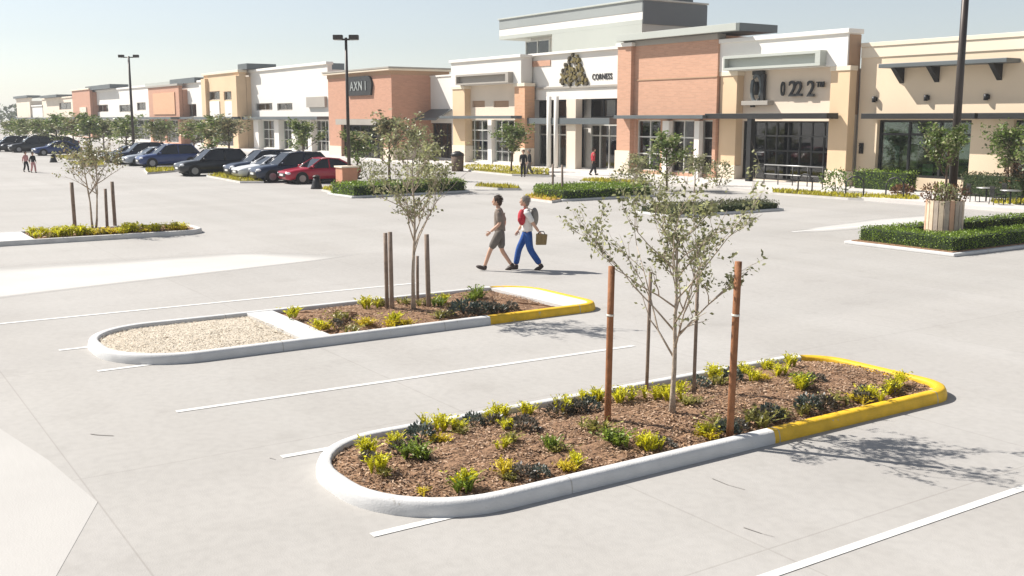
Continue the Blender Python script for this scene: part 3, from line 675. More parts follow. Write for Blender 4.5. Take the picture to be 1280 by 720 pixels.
# ------------------------------------------------------------------ shops
def part(par, name, m, boxes, bevel=0):
    b = MB()
    for q in boxes: b.box(*q)
    return b.build(name, m, par, bevel)
def walls(par, m, x0, x1, Y, z0, z1, th, ops=()):
    b = MB(); x = x0
    for (a, c, d, e) in sorted(ops):
        if a > x: b.box(x, a, Y, Y+th, z0, z1)
        if d > z0: b.box(a, c, Y, Y+th, z0, d)
        if e < z1: b.box(a, c, Y, Y+th, e, z1)
        x = c
    if x < x1: b.box(x, x1, Y, Y+th, z0, z1)
    return b.build('wall', m, par)
def window(par, x0, x1, Y, z0, z1, nx, nz, fm='mull', gm='glass', t=.07, zs=None):
    f = MB(); d0, d1 = Y, Y+.1
    f.box(x0, x0+t, d0, d1, z0, z1); f.box(x1-t, x1, d0, d1, z0, z1); f.box(x0+t, x1-t, d0, d1, z0, z0+t); f.box(x0+t, x1-t, d0, d1, z1-t, z1)
    for i in range(1, nx): xx = x0+(x1-x0)*i/nx; f.box(xx-t/2, xx+t/2, d0+.01, d1, z0+t, z1-t)
    for z in (zs or [z0+(z1-z0)*j/nz for j in range(1, nz)]): f.box(x0+t, x1-t, d0+.02, d1-.01, z-t/2, z+t/2)
    w = f.build('window', fm, par); p = MB(); p.box(x0+.02, x1-.02, Y+.06, Y+.09, z0+.02, z1-.02); p.build('pane', gm, w)
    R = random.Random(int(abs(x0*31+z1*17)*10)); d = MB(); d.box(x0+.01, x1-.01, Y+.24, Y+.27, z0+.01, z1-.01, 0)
    if z1-z0 > 2:  # random boxes as shop goods, coloured to stand in for patchy reflections
        x = x0+.1
        while x < x1-.3:
            wd = min(R.uniform(.25,1.1), x1-.05-x); k = R.random()
            if k < .75: zl = z0+R.choice((.05,.05,.5,1.0)); zh = min(z1-.15, zl+R.uniform(.5,1.7)); d.box(x, x+wd, Y+.14, Y+R.uniform(.17,.22), zl, zh, R.choice((1,1,2,2,3,4,5)))
            if k > .4: zl = z0+R.uniform(1.6,2.2); d.box(x+.03, x+wd*.8, Y+.15, Y+.2, zl, min(z1-.1, zl+R.uniform(.2,.8)), R.choice((1,2,3,5)))
            x += wd+R.uniform(.02,.5)
    struct(d.build('display_reflections', ['dark','in1','in2','in3','in4','in5'], w), 'stuff')
    return w
def bld(px0, px1, Y, label, X1=None):
    x0 = X_(px0, Y); x1 = X1 if X1 is not None else X_(px1, Y)
    return thing('shop_building', ((x0+x1)/2, Y, 0), label, 'shop'), x0, x1
def back(par, x0, x1, Y, h, m, depth=16): part(par, 'roof', m, [(x0+.03, x1-.03, Y, Y+depth, 0, h)])
def text(par, s, x, Y, z, size, m, extr=.06, sx=1.0):
    c = bpy.data.curves.new('letters', 'FONT'); c.body = s; c.size = size; c.extrude = extr; c.align_x = 'CENTER'; c.align_y = 'CENTER'; c.offset = size*.01; c.space_character = 1.12
    c.materials.append(M[m]); tmp = bpy.data.objects.new('tmp', c); COL.objects.link(tmp); bpy.context.view_layer.update()
    me = bpy.data.meshes.new_from_object(tmp.evaluated_get(bpy.context.evaluated_depsgraph_get())); bpy.data.objects.remove(tmp)
    o = bpy.data.objects.new('letters', me); COL.objects.link(o); o.parent = par
    l = abs_loc(par); o.location = (x-l.x, Y-l.y, z-l.z); o.rotation_euler = (PI/2,0,0); o.scale = (sx,1,1); return o
AW0, AW1 = 3.68, 3.9
struct(MB().prism(rc(-345,-12,39.6,47), 0, .15).build('sidewalk', 'walk'))

# sand-coloured shop at the right edge
Y = 46.0; s, x0, x1 = bld(1073, 0, Y, 'sand-coloured shop with big dark window at the right edge', -19.0)
top = 7.35; wx0, wx1 = X_(1097,Y), X_(1215,Y); vx0 = X_(1268,Y)
walls(s, 'tan2', x0, x1, Y, 0, top, .5, [(wx0,wx1,.75,3.62),(vx0,-20.2,.75,3.62)])
back(s, x0, x1, Y+.5, 6.6, 'tan2')
part(s, 'cornice', 'tan3', [(x0,x1+.1,Y-.12,Y+.62,top,top+.22),(x0,x1+.1,Y-.06,Y-.003,top-.55,top-.002)], .02)
w = window(s, wx0, wx1, Y+.22, .75, 3.62, 3, 1, 'black', 'glassg', .12, zs=[2.9]); window(s, vx0, -20.2, Y+.22, .75, 3.62, 3, 1, 'black', 'glassg', .12, zs=[2.9])
part(s, 'awning', 'black', [(X_(1076,Y-1),X_(1218,Y-1),Y-1.0,Y-.003,AW0,AW1+.05)], .01); part(s, 'awning', 'black', [(X_(1222,Y-1),-19.6,Y-1.0,Y-.003,AW0,AW1+.05)], .01)
zc = Z_(1180,82,Y-.6)
part(s, 'canopy', 'greyd', [(X_(1098,Y-1.1,82),X_(1258,Y-1.1,80),Y-1.1,Y-.003,zc,zc+.2)], .015)
for px in (1128,1172,1250):
    xx = X_(px,Y,90); b = MB(); b.add([(xx-.13,Y-.003,zc),(xx-.13,Y-.8,zc),(xx-.13,Y-.003,zc-.75),(xx+.13,Y-.003,zc),(xx+.13,Y-.8,zc),(xx+.13,Y-.003,zc-.75)],[(0,2,1),(3,4,5),(0,1,4,3),(1,2,5,4),(2,0,3,5)]); b.build('bracket','black',s)
for px, py in ((1095,124),(1160,122),(1235,121)):
    p = P(px,py,Y); b = MB(); b.box(p.x-.1,p.x+.1,Y-.05,Y-.003,p.z-.1,p.z+.1); b.tube([(p.x,Y-.16,p.z-.16),(p.x,Y-.16,p.z+.14)],.11,10); b.build('wall_lamp','black',s)
p = P(1077,186,Y); b = MB(); b.box(p.x-.12,p.x+.12,Y-.08,Y-.003,p.z-.25,p.z+.3); b.tube([(p.x,Y-.05,p.z-.2),(p.x+.1,Y-.2,p.z-.05),(p.x+.1,Y-.3,p.z+.2)],.06,6); b.build('wall_lamp','black',s)

# lettered portico
Yp = 45.2; Y = 45.75; s, x0, x1 = bld(896, 1061, Yp, 'cream portico shop with dark emblem and numerals sign', X_(1062,Yp,33))
zt = Z_(1065,35,Yp); zb = Z_(980,86,Yp)
a0,a1,b0,b1 = X_(899,Yp), X_(920,Yp), X_(1036,Yp), X_(1060,Yp)
walls(s, 'panel', x0, x1, Y, 0, zb+.3, .4, [(a1,b0,.2,3.55)])
for (q0,q1) in ((a0,a1),(b0,b1)):
    part(s, 'pilaster', 'tan', [(q0,q1,Yp,Y-.003,.15,zb-.25)], .02); part(s, 'pilaster_base', 'cream', [(q0-.06,q1+.06,Yp-.06,Y-.004,.0,.95)], .02); part(s, 'pilaster_cap', 'tan3', [(q0-.05,q1+.05,Yp-.06,Y-.004,zb-.25,zb)], .02)
b = MB(); b.box(x0,x1,Yp-.05,Y+.4,zb+.001,zt-.25); b.build('parapet','white2',s)
part(s, 'return_shade_sheet', 'brown', [(x1+.003,x1+.05,Yp+.05,Y+.38,3.9,zt-.3)])  # brown sheet puts the shade of the right return into colour
part(s, 'cornice', 'white2', [(x0-.1,x1+.12,Yp-.17,Y+.5,zt-.25,zt)], .03)
f0,f1 = X_(912,Yp,75), X_(1034,Yp,70); fz0,fz1 = Z_(1000,84,Yp), Z_(1000,65,Yp)
part(s, 'fascia', 'greyl', [(f0,f1,Yp-.55,Yp-.055,fz1-.16,fz1),(f0,f1,Yp-.55,Yp-.055,fz0,fz0+.14),(f0,f0+.14,Yp-.55,Yp-.055,fz0+.14,fz1-.16),(f1-.35,f1,Yp-.55,Yp-.055,fz0+.14,fz1-.16),(f0+.14,f1-.35,Yp-.2,Yp-.055,fz0+.14,fz1-.16)], .01)
back(s, x0, x1, Y+.45, 6.3, 'white')
part(s, 'awning', 'black', [(x0,X_(1033,Yp-1),Yp-1.0,Yp-.07,AW0,AW1+.08)], .01)
window(s, a1, b0, Y+.15, .2, 3.55, 8, 4, 'black', 'glass', .09)
cx_ = X_(939,Yp-.8); b = MB(); b.box(cx_-.16,cx_+.16,Yp-.95,Yp-.65,.15,AW0-.002); b.build('post','black',s)
sg = part(s, 'sign_shelf', 'fascia', [(X_(934,Y,130),X_(967,Y,128),Y-.5,Y-.003,Z_(950,131.5,Y),Z_(950,126,Y))], .01)
e = P(949,112,Y); b = MB()
ring = [(e.x+.36*math.cos(t), Y-.22, e.z+.05+.78*math.sin(t)) for t in [i*2*PI/20 for i in range(21)]]; b.tube(ring, .11, 8); b.build('emblem','greyd',s)
b = MB(); b.tube([(e.x-.02,Y-.2,e.z-.3),(e.x-.02,Y-.2,e.z+.45)],.13,8); b.box(e.x-.3,e.x+.5,Y-.3,Y-.1,e.z+.82,e.z+1.05); b.box(e.x+.36,e.x+.6,Y-.3,Y-.1,e.z-.9,e.z+.86); b.box(e.x-.38,e.x-.16,Y-.3,Y-.1,e.z-1.0,e.z-.7); b.build('emblem','black',s)
for ch, px, sz in (('0',981,.95),('2',993,1.05),('2',1001,1.0),('2',1016,1.05),('™',1028,.6)):
    q = P(px, 112 if ch != '™' else 109, Y); text(s, ch, q.x, Y-.16, q.z, sz*1.15, 'black', .05, .6 if ch == '0' else .95)

# tall orange brick block
Y = 45.0; s, x0, x1 = bld(776, 895, Y, 'orange brick shop block with overhanging grey flat roof')
zt = Z_(840,47,Y); zf = Z_(840,54,Y)
cols = [(795,826),(838,868),(876,891)]
walls(s, 'brick', x0, x1, Y, 0, zf, .6, [(X_(a,Y),X_(c,Y),.35,3.6) for a,c in cols])
part(s, 'frieze', 'fascia', [(x0+.15,x1,Y-.1,Y+.6,zf+.002,zt)], .02)
part(s, 'pilaster', 'brick', [(x0-.05,X_(792,Y),Y-.3,Y-.003,0,zf)]); part(s, 'pilaster_cap', 'white2', [(x0-.15,X_(793,Y)+.1,Y-.42,Y-.11,zf+.003,zt-.1)], .02)
part(s, 'string_course', 'brown', [(X_(793,Y)+.02,x1,Y-.05,Y-.004,Z_(840,99,Y),Z_(840,97.6,Y))])
part(s, 'pilaster_base', 'cream', [(x0-.12,X_(792,Y)+.06,Y-.38,Y-.305,0,1.6)])
rx1 = X_(917,Y-.9,24)
part(s, 'roof_slab', 'greyl', [(X_(766,Y-1.0,44),rx1,Y-.7,Y-.4,zt+.002,zt+.42)], .01); part(s, 'roof_slab', 'greyd', [(X_(766,Y-1.0,44),rx1+.02,Y-.398,Y+2.7,zt+.002,zt+.44)])
back(s, x0, x1, Y+.65, zt-.1, 'brick', 9)
part(s, 'awning', 'greyd', [(x0+.6,x1,Y-1.1,Y-.01,AW0,AW1)], .01)
for i,(a,c) in enumerate(cols): window(s, X_(a,Y), X_(c,Y), Y+.2, .35, 3.6, (2,2,1)[i], 3, 'mull', 'glass', .08)
for a,c in ((829,837),(869,875)): part(s, 'column', 'white2', [(X_(a,Y-.3),X_(c,Y-.3),Y-.35,Y-.02,.15,3.55)])

# main entrance
Y = 45.5; s, x0, x1 = bld(663, 776, Y, 'main entrance of white wall with dark glass doors and black letters')
zt, zb = Z_(720,66,Y), Z_(720,124,Y)
walls(s, 'white', x0, x1, Y, zb, zt, .5); part(s, 'cornice', 'fascia', [(x0,x1,Y-.12,Y-.003,Z_(720,110,Y),Z_(720,107.5,Y))]); part(s, 'cornice', 'white2', [(x0,x1,Y-.25,Y+.55,zt+.001,zt+.18)], .02)
back(s, x0, x1, Y+1.2, zt-.6, 'white', 9)
part(s, 'accent_band', 'brick', [(x0,X_(688,Y),Y-.06,Y-.003,Z_(675,83,Y),Z_(675,76,Y))])
part(s, 'awning', 'greyd', [(x0+.1,x1-.1,Y-.9,Y+.3,3.3,3.72)], .01)
m0,m1 = X_(709,Y-.5), X_(721,Y-.5); part(s, 'column', 'cream', [(m0,m1,Y-.6,Y-.02,.15,zb)], .02)
window(s, x0+.1, m0-.02, Y+.75, 3.75, zb, 3, 1, 'black', 'glass', .1); window(s, m1+.02, x1-.1, Y+.75, 3.75, zb, 3, 1, 'black', 'glass', .1)
for a,c in ((x0+.1,m0-.02),(m1+.02,x1-.1)):
    d = window(s, a, c, Y+.75, .15, 3.28, 4, 2, 'mull', 'glass', .09, zs=[2.5]); d.name = 'glass_door'
for px in (687,696): xx = X_(px,Y-.9); b = MB(); b.tube([(xx,Y-.95,.15),(xx,Y-.95,zb+.2)],.17,12); b.build('column','white2',s)
q = P(753,96,Y); text(s, 'CORNESS', q.x, Y-.03, q.z, .56, 'black', .02, .84)

R = random.Random(4); b = MB()
for i in range(95):
    t = R.random()**.6; px = 717+R.uniform(-1,1)*(4+15*t)+(2 if t < .3 else 0); py = 67+38*t; q2 = P(px,py,Y); L = R.uniform(.10,.22); a = R.uniform(0,PI); m_ = R.choice((0,0,1))
    d1 = Vector((math.cos(a),0,math.sin(a)))*L; d2 = Vector((-math.sin(a),0,math.cos(a)))*L*.55; y0, y1 = Y-.16-R.uniform(0,.05), Y-.004
    ring = [Vector((q2.x,0,q2.z))+v for v in (d1, d1*.4+d2, -d1*.5+d2, -d1, -d1*.5-d2, d1*.4-d2)]
    b.add([(v.x,y0,v.z) for v in ring]+[(v.x,y1,v.z) for v in ring],[tuple(range(6)),tuple(range(11,5,-1))]+[(k,6+k,6+(k+1)%6,(k+1)%6) for k in range(6)],m_)
e_ = b.build('emblem', ['emb1','emb2'], s); e_['label'] = 'olive-brown leafy emblem'
# grey upper block behind the entrance
Y = 48.0; s = thing('upper_block', (X_(712,Y),Y,0), 'big grey flat-roofed upper block rising above the main entrance', 'building')
x0,xm,x1 = X_(624,Y,40), X_(690,Y,60), X_(803,Y,10); zt, z1, z2, z3 = Z_(803,0,Y), Z_(803,14,Y), Z_(803,24,Y), Z_(624,50,Y)
yb = 54.0
part(s, 'wall', 'greyp', [(x0,x1,Y,yb,z1,zt)]); part(s, 'stripe', 'white2', [(x0+.003,x1-.003,Y+.03,yb-.03,z2,z1-.002)]); part(s, 'wall', 'greyl', [(x0,x1,Y,yb,z3,z2-.002)])
part(s, 'wall', 'greyl', [(xm,x1,Y+.004,yb-.01,6.2,z3-.002)]); part(s, 'side_shade_sheet', 'greyd', [(x1+.003,x1+.08,Y+.02,yb,z3,zt-.05)])  # shade of the block's right side painted as a darker sheet
part(s, 'wall', 'white', [(X_(648,Y,60),xm-.003,Y+1.2,yb-.02,6.2,z3-.003)]); window(s, X_(657,Y+1.1,58), X_(687,Y+1.1,58), Y+1.08, Z_(672,69,Y+1.1), Z_(672,50,Y+1.1), 2, 1, 'mull', 'glass', .1)
part(s, 'coping', 'greyl', [(x0-.08,x1+.14,Y-.1,yb+.1,zt+.002,zt+.12)], .02)
part(s, 'plant_room', 'greyd', [(X_(812,Y+3,2),X_(840,Y+3,2),Y+3,yb-1,zt+.125,zt+.75)])

# small portico left of the entrance
Yp = 44.4; Y = 44.95; s, x0, x1 = bld(565, 650, Yp, 'tan portico shop with two dark slots left of main entrance', X_(652,Yp,70))
zt = Z_(650,68,Yp); zb = Z_(607,106,Yp)
a0,a1,b0,b1 = X_(566,Yp), X_(581,Yp), X_(643,Yp), X_(656,Yp)
sl = [(X_(590,Y,130),X_(606,Y,130),Z_(598,134,Y),Z_(598,126,Y)),(X_(617,Y,130),X_(636,Y,130),Z_(626,134,Y),Z_(626,126,Y))]
walls(s, 'panel', a1-.2, b0+.2, Y, 3.6, zb+.3, .4, sl)
for q in sl: part(s, 'slot_louvre', 'brown', [(q[0]+.01,q[1]-.01,Y+.12,Y+.2,q[2]+.01,q[3]-.01)])
for (q0,q1,m) in ((a0,a1,'tan'),(b0,b1,'buff')):
    part(s, 'pilaster', m, [(q0,q1,Yp,Y+.35,.15,zb-.25)], .02); part(s, 'pilaster_base', 'cream', [(q0-.06,q1+.06,Yp-.06,Y+.3,.0,1.5)], .02); part(s, 'pilaster_cap', 'tan3', [(q0-.07,q1+.07,Yp-.08,Y+.36,zb-.25,zb)], .02)
part(s, 'parapet', 'white', [(x0,x1,Yp-.05,Y+.4,zb+.001,zt-.22)]); part(s, 'cornice', 'white2', [(x0-.12,x1+.12,Yp-.2,Y+.5,zt-.22,zt)], .03)
f0,f1 = X_(576,Yp,97), X_(642,Yp,95); fz0,fz1 = Z_(609,105,Yp), Z_(609,92,Yp)
part(s, 'fascia', 'fascia', [(f0,f1,Yp-.5,Yp-.055,fz1-.14,fz1),(f0,f1,Yp-.5,Yp-.055,fz0,fz0+.12),(f0,f0+.12,Yp-.5,Yp-.055,fz0+.12,fz1-.14),(f1-.4,f1,Yp-.5,Yp-.055,fz0+.12,fz1-.14),(f0+.12,f1-.4,Yp-.15,Yp-.055,fz0+.12,fz1-.14)])
back(s, x0+.3, x1-.3, Y+.45, 6.4, 'white', 9)
part(s, 'awning', 'greyd', [(x0-.2,x1+.2,Yp-1.1,Yp-.09,AW0,AW1)], .01)
for a,c,nx in ((582,611,3),(618,642,3)): window(s, X_(a,Y), X_(c,Y), Y+.1, .3, 3.58, nx, 4, 'mull', 'glassg', .08)
part(s, 'column', 'white2', [(X_(612,Y),X_(617,Y),Y-.2,Y+.3,.15,3.59)]); part(s, 'plinth', 'white2', [(a1+.08,b0-.08,Y-.1,Y+.28,.15,.29)])

# white link wall
Y = 45.6; s, x0, x1 = bld(532, 566, Y, 'plain white shop wall between red brick tower and tan portico')
zt = Z_(550,96,Y); walls(s, 'white', x0-1, x1, Y, 0, zt, .5, [(x0+.3,x1-.2,.3,3.3)]); part(s, 'coping', 'white2', [(x0-1,x1,Y-.08,Y+.58,zt+.001,zt+.14)])
back(s, x0-1, x1, Y+.55, 6.3, 'white', 9); window(s, x0+.3, x1-.2, Y+.15, .3, 3.3, 4, 3, 'black', 'glassg', .09)
b = MB(); b.add([(x0,Y-.01,4.5),(x1-.1,Y-.01,4.5),(x1-.1,Y-1.6,3.7),(x0,Y-1.6,3.7),(x0,Y-.01,4.42),(x1-.1,Y-.01,4.42),(x1-.1,Y-1.6,3.55),(x0,Y-1.6,3.55)],[(0,3,2,1),(4,5,6,7),(0,1,5,4),(1,2,6,5),(2,3,7,6),(3,0,4,7)]); b.build('awning','greyd',s)

# red brick tower
Y = 41.76; s, x0, x1 = bld(411, 490, Y, 'projecting red brick shop tower with dark oval sign')
zt = Z_(490,85,Y); zc = Z_(490,93,Y); yb = 47.5
o0,o1_ = X_(426,Y), X_(479,Y)
b = MB(); b.box(x0,o0,Y,Y+.6,0,zc); b.box(o1_,x1,Y,Y+.6,0,zc); b.box(o0,o1_,Y,Y+.6,3.65,zc); b.box(x1-.6,x1,Y+.6,yb,0,zc); b.box(x0,x0+.6,Y+.6,yb,0,zc); b.build('wall','brick2',s)
part(s, 'roof', 'fascia', [(x0+.6,x1-.6,Y+.602,yb,zc-.8,zc-.4)])
part(s, 'frieze', 'brown', [(x0-.05,x1+.05,Y-.06,yb,zc+.001,zc+.35)]); part(s, 'cornice', 'tan3', [(x0-.35,x1+.35,Y-.4,yb+.3,zc+.352,zt)], .04); part(s, 'coping', 'fascia', [(x0-.4,x1+.4,Y-.45,yb+.35,zt+.002,zt+.12)])
part(s, 'base_course', 'cream', [(x0-.04,o0+.03,Y-.06,Y-.003,0,1.1)]); part(s, 'base_course', 'cream', [(o1_-.03,x1+.06,Y-.06,Y-.003,0,1.1),(x1+.003,x1+.05,Y-.003,yb,0,1.1)])
window(s, o0, o1_, Y+.3, .2, 3.1, 5, 3, 'black', 'glass', .1); part(s, 'awning', 'fascia', [(o0-.1,o1_+.1,Y-.5,Y+.28,3.12,3.64)])
q = P(451,107.5,Y); b = MB(); sx_, sz_ = 2.55, .85; r_ = .8
prof = [(-sx_, -sz_),(sx_-r_*.3, -sz_)] + [(sx_-r_+r_*math.cos(t), sz_-r_+r_*math.sin(t)) for t in [i*PI/2/6 for i in range(7)]] + [(-sx_+.4+.4*math.cos(PI/2+t), sz_-.4+.4*math.sin(PI/2+t)) for t in [i*PI/2/5 for i in range(6)]]
n = len(prof); b.add([(q.x+a,Y-.2,q.z+c) for a,c in prof]+[(q.x+a,Y-.01,q.z+c) for a,c in prof],[tuple(range(n)),tuple(range(2*n-1,n-1,-1))]+[(i,n+i,n+(i+1)%n,(i+1)%n) for i in range(n)])
sg = b.build('sign','black',s); text(sg, 'AXN I', q.x-.1, Y-.24, q.z-.05, 1.15, 'greyp', .02, 1.0)

# row of shops to the far left: (x0, x1, Y, top px, wall material, ...)
def simple(px0, px1, Y, topx, topy, m, label, slots=(), cap=None, doors=(), capm='white2', awn=True, depth=12, thick=.5, gl='glass'):
    s, x0, x1 = bld(px0, px1, Y, label); zt = Z_(topx, topy, Y)
    ops = [(X_(a,Y),X_(c,Y),Z_((a+c)/2,d,Y),Z_((a+c)/2,e,Y)) for (a,c,d,e) in slots]
    ops2 = [(X_(a,Y),X_(c,Y),.3,3.5) for (a,c) in doors]
    b = MB(); x = x0
    for grp, zlo, zhi in ((ops2,0,3.62),(ops,3.62,zt)):
        x = x0
        for (a,c,d,e) in sorted(grp):
            b.box(x,a,Y,Y+thick,zlo,zhi); b.box(a,c,Y,Y+thick,zlo,d); b.box(a,c,Y,Y+thick,e,zhi); x = c
        b.box(x,x1,Y,Y+thick,zlo,zhi)
    b.build('wall', m, s)
    back(s, x0, x1, Y+thick+.05, zt-.5, m, depth)
    part(s, 'coping', capm, [(x0-.15,x1+.15,Y-.2,Y+thick+.1,zt+.001,zt+.28)], .03)
    for o in ops: window(s, o[0], o[1], Y+.15, o[2], o[3], 2, 1, 'fascia', 'glass', .1)
    for o in ops2: window(s, o[0], o[1], Y+.2, o[2], o[3], 3, 3, 'mull', gl, .09)
    if awn: part(s, 'awning', 'greyd', [(x0,x1,Y-1.3,Y-.01,AW0-.1,AW1)])
    return s, x0, x1, zt
s, x0, x1, zt = simple(305, 411, 44, 308, 91, 'white', 'long white shop with white columns left of red brick tower', [(320,341,138,129),(347,366,138,129)], doors=[(307,320.5),(326.5,346.5),(352,368),(373.5,388.5),(393,410)], gl='glassg')
for a,c in ((320.5,326.5),(346.5,352),(368,373.5),(388.5,393)): part(s, 'column', 'white2', [(X_(a,44),X_(c,44),43.6,43.985,.15,3.56)])
part(s, 'sign_board', 'fascia', [(X_(386,44,128),X_(409,44,128),43.7,43.99,Z_(398,134,44),Z_(398,121,44))]); part(s, 'roof_unit', 'greyd', [(X_(383,50,87),X_(401,50,87),50,53,zt-.4,zt+1.0)])
s, x0, x1, zt = simple(257, 301, 42.6, 300, 90, 'tan', 'tan shop tower with two small square windows and grey roof edge', [(262,276,125,114),(281,294,125,114)], doors=[(263,293.5)], capm='tan3', thick=.8)
part(s, 'roof_slab', 'greyd', [(x1-1.2,X_(325,44.5,87),42.9,46.5,zt+.3,zt+.95)]); part(s, 'pilaster', 'tan', [(x0,X_(262,42.6),42.2,42.595,0,zt-.4)]); part(s, 'pilaster', 'tan', [(X_(294.5,42.6),x1,42.2,42.595,0,zt-.4)])
part(s, 'panel', 'white2', [(X_(263,42.6,132),X_(275,42.6,132),42.5,42.595,Z_(270,146,42.6),Z_(270,126.5,42.6))]); part(s, 'panel', 'white2', [(X_(282,42.6,132),X_(293,42.6,132),42.5,42.595,Z_(287,146,42.6),Z_(287,126.5,42.6))])
s, x0, x1, zt = simple(224, 258, 44, 240, 104, 'white', 'white shop wall between brick tower and tan tower', [(232,246,146,130)], doors=[(226,240),(242,256.5)])
s, x0, x1, zt = simple(187, 225, 42.8, 200, 109, 'brick2', 'small brick shop tower under a wide grey roof slab', capm='fascia', doors=[(190,205),(207,222)])
part(s, 'roof', 'white', [(X_(184,44.5,104),X_(228,44.5,104),44.2,52,zt-.6,zt+.3)]); part(s, 'roof_slab', 'greyl', [(X_(181,43.6,101),X_(212,43.6,101),43.6,46.5,zt+.301,zt+.8)]); part(s, 'roof_slab', 'greyd', [(X_(212,43.6,101)+.01,X_(243,43.6,99),43.6,46.5,zt+.301,zt+1.0)])
part(s, 'panel', 'buff', [(X_(192,42.8,125),X_(219,42.8,125),42.68,42.79,Z_(205,143,42.8),Z_(205,116,42.8))])
s, x0, x1, zt = simple(141, 188, 44, 160, 111, 'white', 'long white far shop with three dark slots', [(150,166,140,131),(172,183,138,128)], doors=[(143,160),(162,186)])
s, x0, x1, zt = simple(113, 141, 44, 130, 114, 'white', 'narrow white far shop beside the small far brick tower', [(120,136,140,131)], doors=[(115,139)])
part(s, 'roof_slab', 'greyd', [(X_(110,43.4,108),X_(141,43.4,108),42.9,46,zt+.3,zt+1.0)])
s, x0, x1, zt = simple(92, 114, 42.8, 100, 113, 'brick2', 'small far brick tower with cream panel', capm='cream', doors=[(94,112)])
part(s, 'panel', 'cream', [(X_(101,42.8,140),X_(109,42.8,140),42.6,42.79,3.95,Z_(105,134,42.8))])
s, x0, x1, zt = simple(54, 92.5, 44, 64, 124, 'cream', 'far cream shop with dark sign and slim dark roof cap', [(75,90,137,128)], doors=[(56,73),(75,91)], capm='cream')
part(s, 'roof_slab', 'greyd', [(X_(54,43.6,121),X_(75,43.6,121),42.9,46,zt+.29,zt+.8)])
s, x0, x1, zt = simple(38, 54.5, 44, 46, 133, 'white', 'low far white shop near the left end of the row', doors=[(41,52)])
s, x0, x1, zt = simple(22, 38.5, 43.6, 30, 124, 'cream', 'farthest cream shop with dark cap at the left end', doors=[(25,36)], capm='cream')
part(s, 'roof_slab', 'greyd', [(x0-.6,x1+.6,43,46,zt+.29,zt+.8)])
# ------------------------------------------------------------------ lamp posts
def lamp(p, H, r, label, w=.45, az=0):
    o = thing('parking_lamp', (p.x,p.y,0), label, 'lamp post', 'tall parking lot lamp posts')
    b = MB(); b.tube([(p.x,p.y,0),(p.x,p.y,.75)],[r*2.4,r*2.3],16); b.build('base','kerbg',o)
    b = MB(); b.tube([(p.x,p.y,.74),(p.x,p.y,.8)],r*1.8,12); b.tube([(p.x,p.y,.8),(p.x,p.y,H)],[r,r*.72],12); b.build('pole','polem',o)
    c, s_ = math.cos(az), math.sin(az)
    b = MB(); b.tube([(p.x-c*w,p.y-s_*w,H-.1),(p.x+c*w,p.y+s_*w,H-.1)],.05,8); b.build('arm','polem',o)
    for sg in (-1,1):
        b = MB(); x, y = p.x+sg*c*w*.95, p.y+sg*s_*w*.95
        pts = []
        for (u,v) in ((-.26,-.17),(.26,-.17),(.26,.17),(-.26,.17)): pts.append((x+u*c-v*s_, y+u*s_+v*c))
        b.prism(pts, H-.12, H+.14); h = b.build('lamp_head','polem',o,.03)
        l = MB(); l.prism([(x+(a-x)*.8,y+(q-y)*.8) for a,q in pts], H-.14, H-.122); l.build('lens','lens',h)
    return o
lamp(Vector((-19.1,28.9,0)), 9.2, .13, 'nearest lamp post, rising out of frame behind the slatted planter', az=YAW+.3)
lamp(G(437,233), 8.0, .10, 'two-headed lamp post in front of the red brick tower', az=YAW)
lamp(G(168,196), 9.6, .14, 'farthest two-headed lamp post among the parked cars', w=.75, az=YAW)

# ------------------------------------------------------------------ planter, stakes in hedges, street trees
pl = thing('wood_planter', (-18.45,27.6,0), 'round slatted wooden planter inside the square hedge', 'planter')
c0 = Vector((-18.45,27.6,0)); N = 22; rr = .5; hh = Z_stake(Vector((-18.45,27.6,0)), 1177, 250)
for i in range(N):
    a = 2*PI*i/N; t = Vector((-math.sin(a),math.cos(a),0)); n_ = Vector((math.cos(a),math.sin(a),0)); w = rr*2*PI/N*.45
    b = MB(); p = c0+n_*rr
    q = [p-t*w, p+t*w, p+t*w+n_*.035, p-t*w+n_*.035]; b.prism([(v.x,v.y) for v in q], .1, hh+R_.uniform(-.015,.015)); b.build('slat', R_.choice(['wood','wood','woodp','woodd','wood','woodd']), pl, .004)
b = MB(); b.tube([c0+Vector((0,0,.1)),c0+Vector((0,0,hh-.12))],rr-.01,22); b.build('liner','woodd',pl)
tree((-18.45,27.6,hh-.15), 'bushy green tree planted in the slatted wooden planter', dict(seed=31,H=2.35,clear=.75,spread=.85,limbs=16,leaves=2600,ls=.10,tr=.05,vase=.9,lowbare=.42,gap=.15), leaf=('leafg','leafo'), bark='barkd', rz=3.5)
def shrub(p, sx, sz, m, n, ls, label, z0=0, group=None):
    o = thing('shrub', (p[0],p[1],z0), label, 'shrub', group); b = MB(); R = random.Random(int(abs(p[0]*97+p[1]*13)*10))
    for _ in range(n):
        v = Vector((R.gauss(0,1),R.gauss(0,1),R.gauss(.15,.8))).normalized()*R.uniform(.35,1)**.6; q = Vector((v.x*sx*R.uniform(.8,1.15), v.y*sx, max(.02,sz*.55+v.z*sz*.5))); b.leaf(q, v+Vector((R.gauss(0,.6),R.gauss(0,.6),R.gauss(.4,.5))), ls*R.uniform(.6,1.3), ls*.5)
    b.build('foliage', m, o, world=False); b = MB()
    for i in range(5): a = i*1.3; b.tube([(0,0,-.03),(math.cos(a)*sx*.3,math.sin(a)*sx*.3,sz*.4),(math.cos(a)*sx*.6,math.sin(a)*sx*.6,sz*.85)],[.018,.014,.006],5)
    b.build('stem','barkd',o, world=False); return o
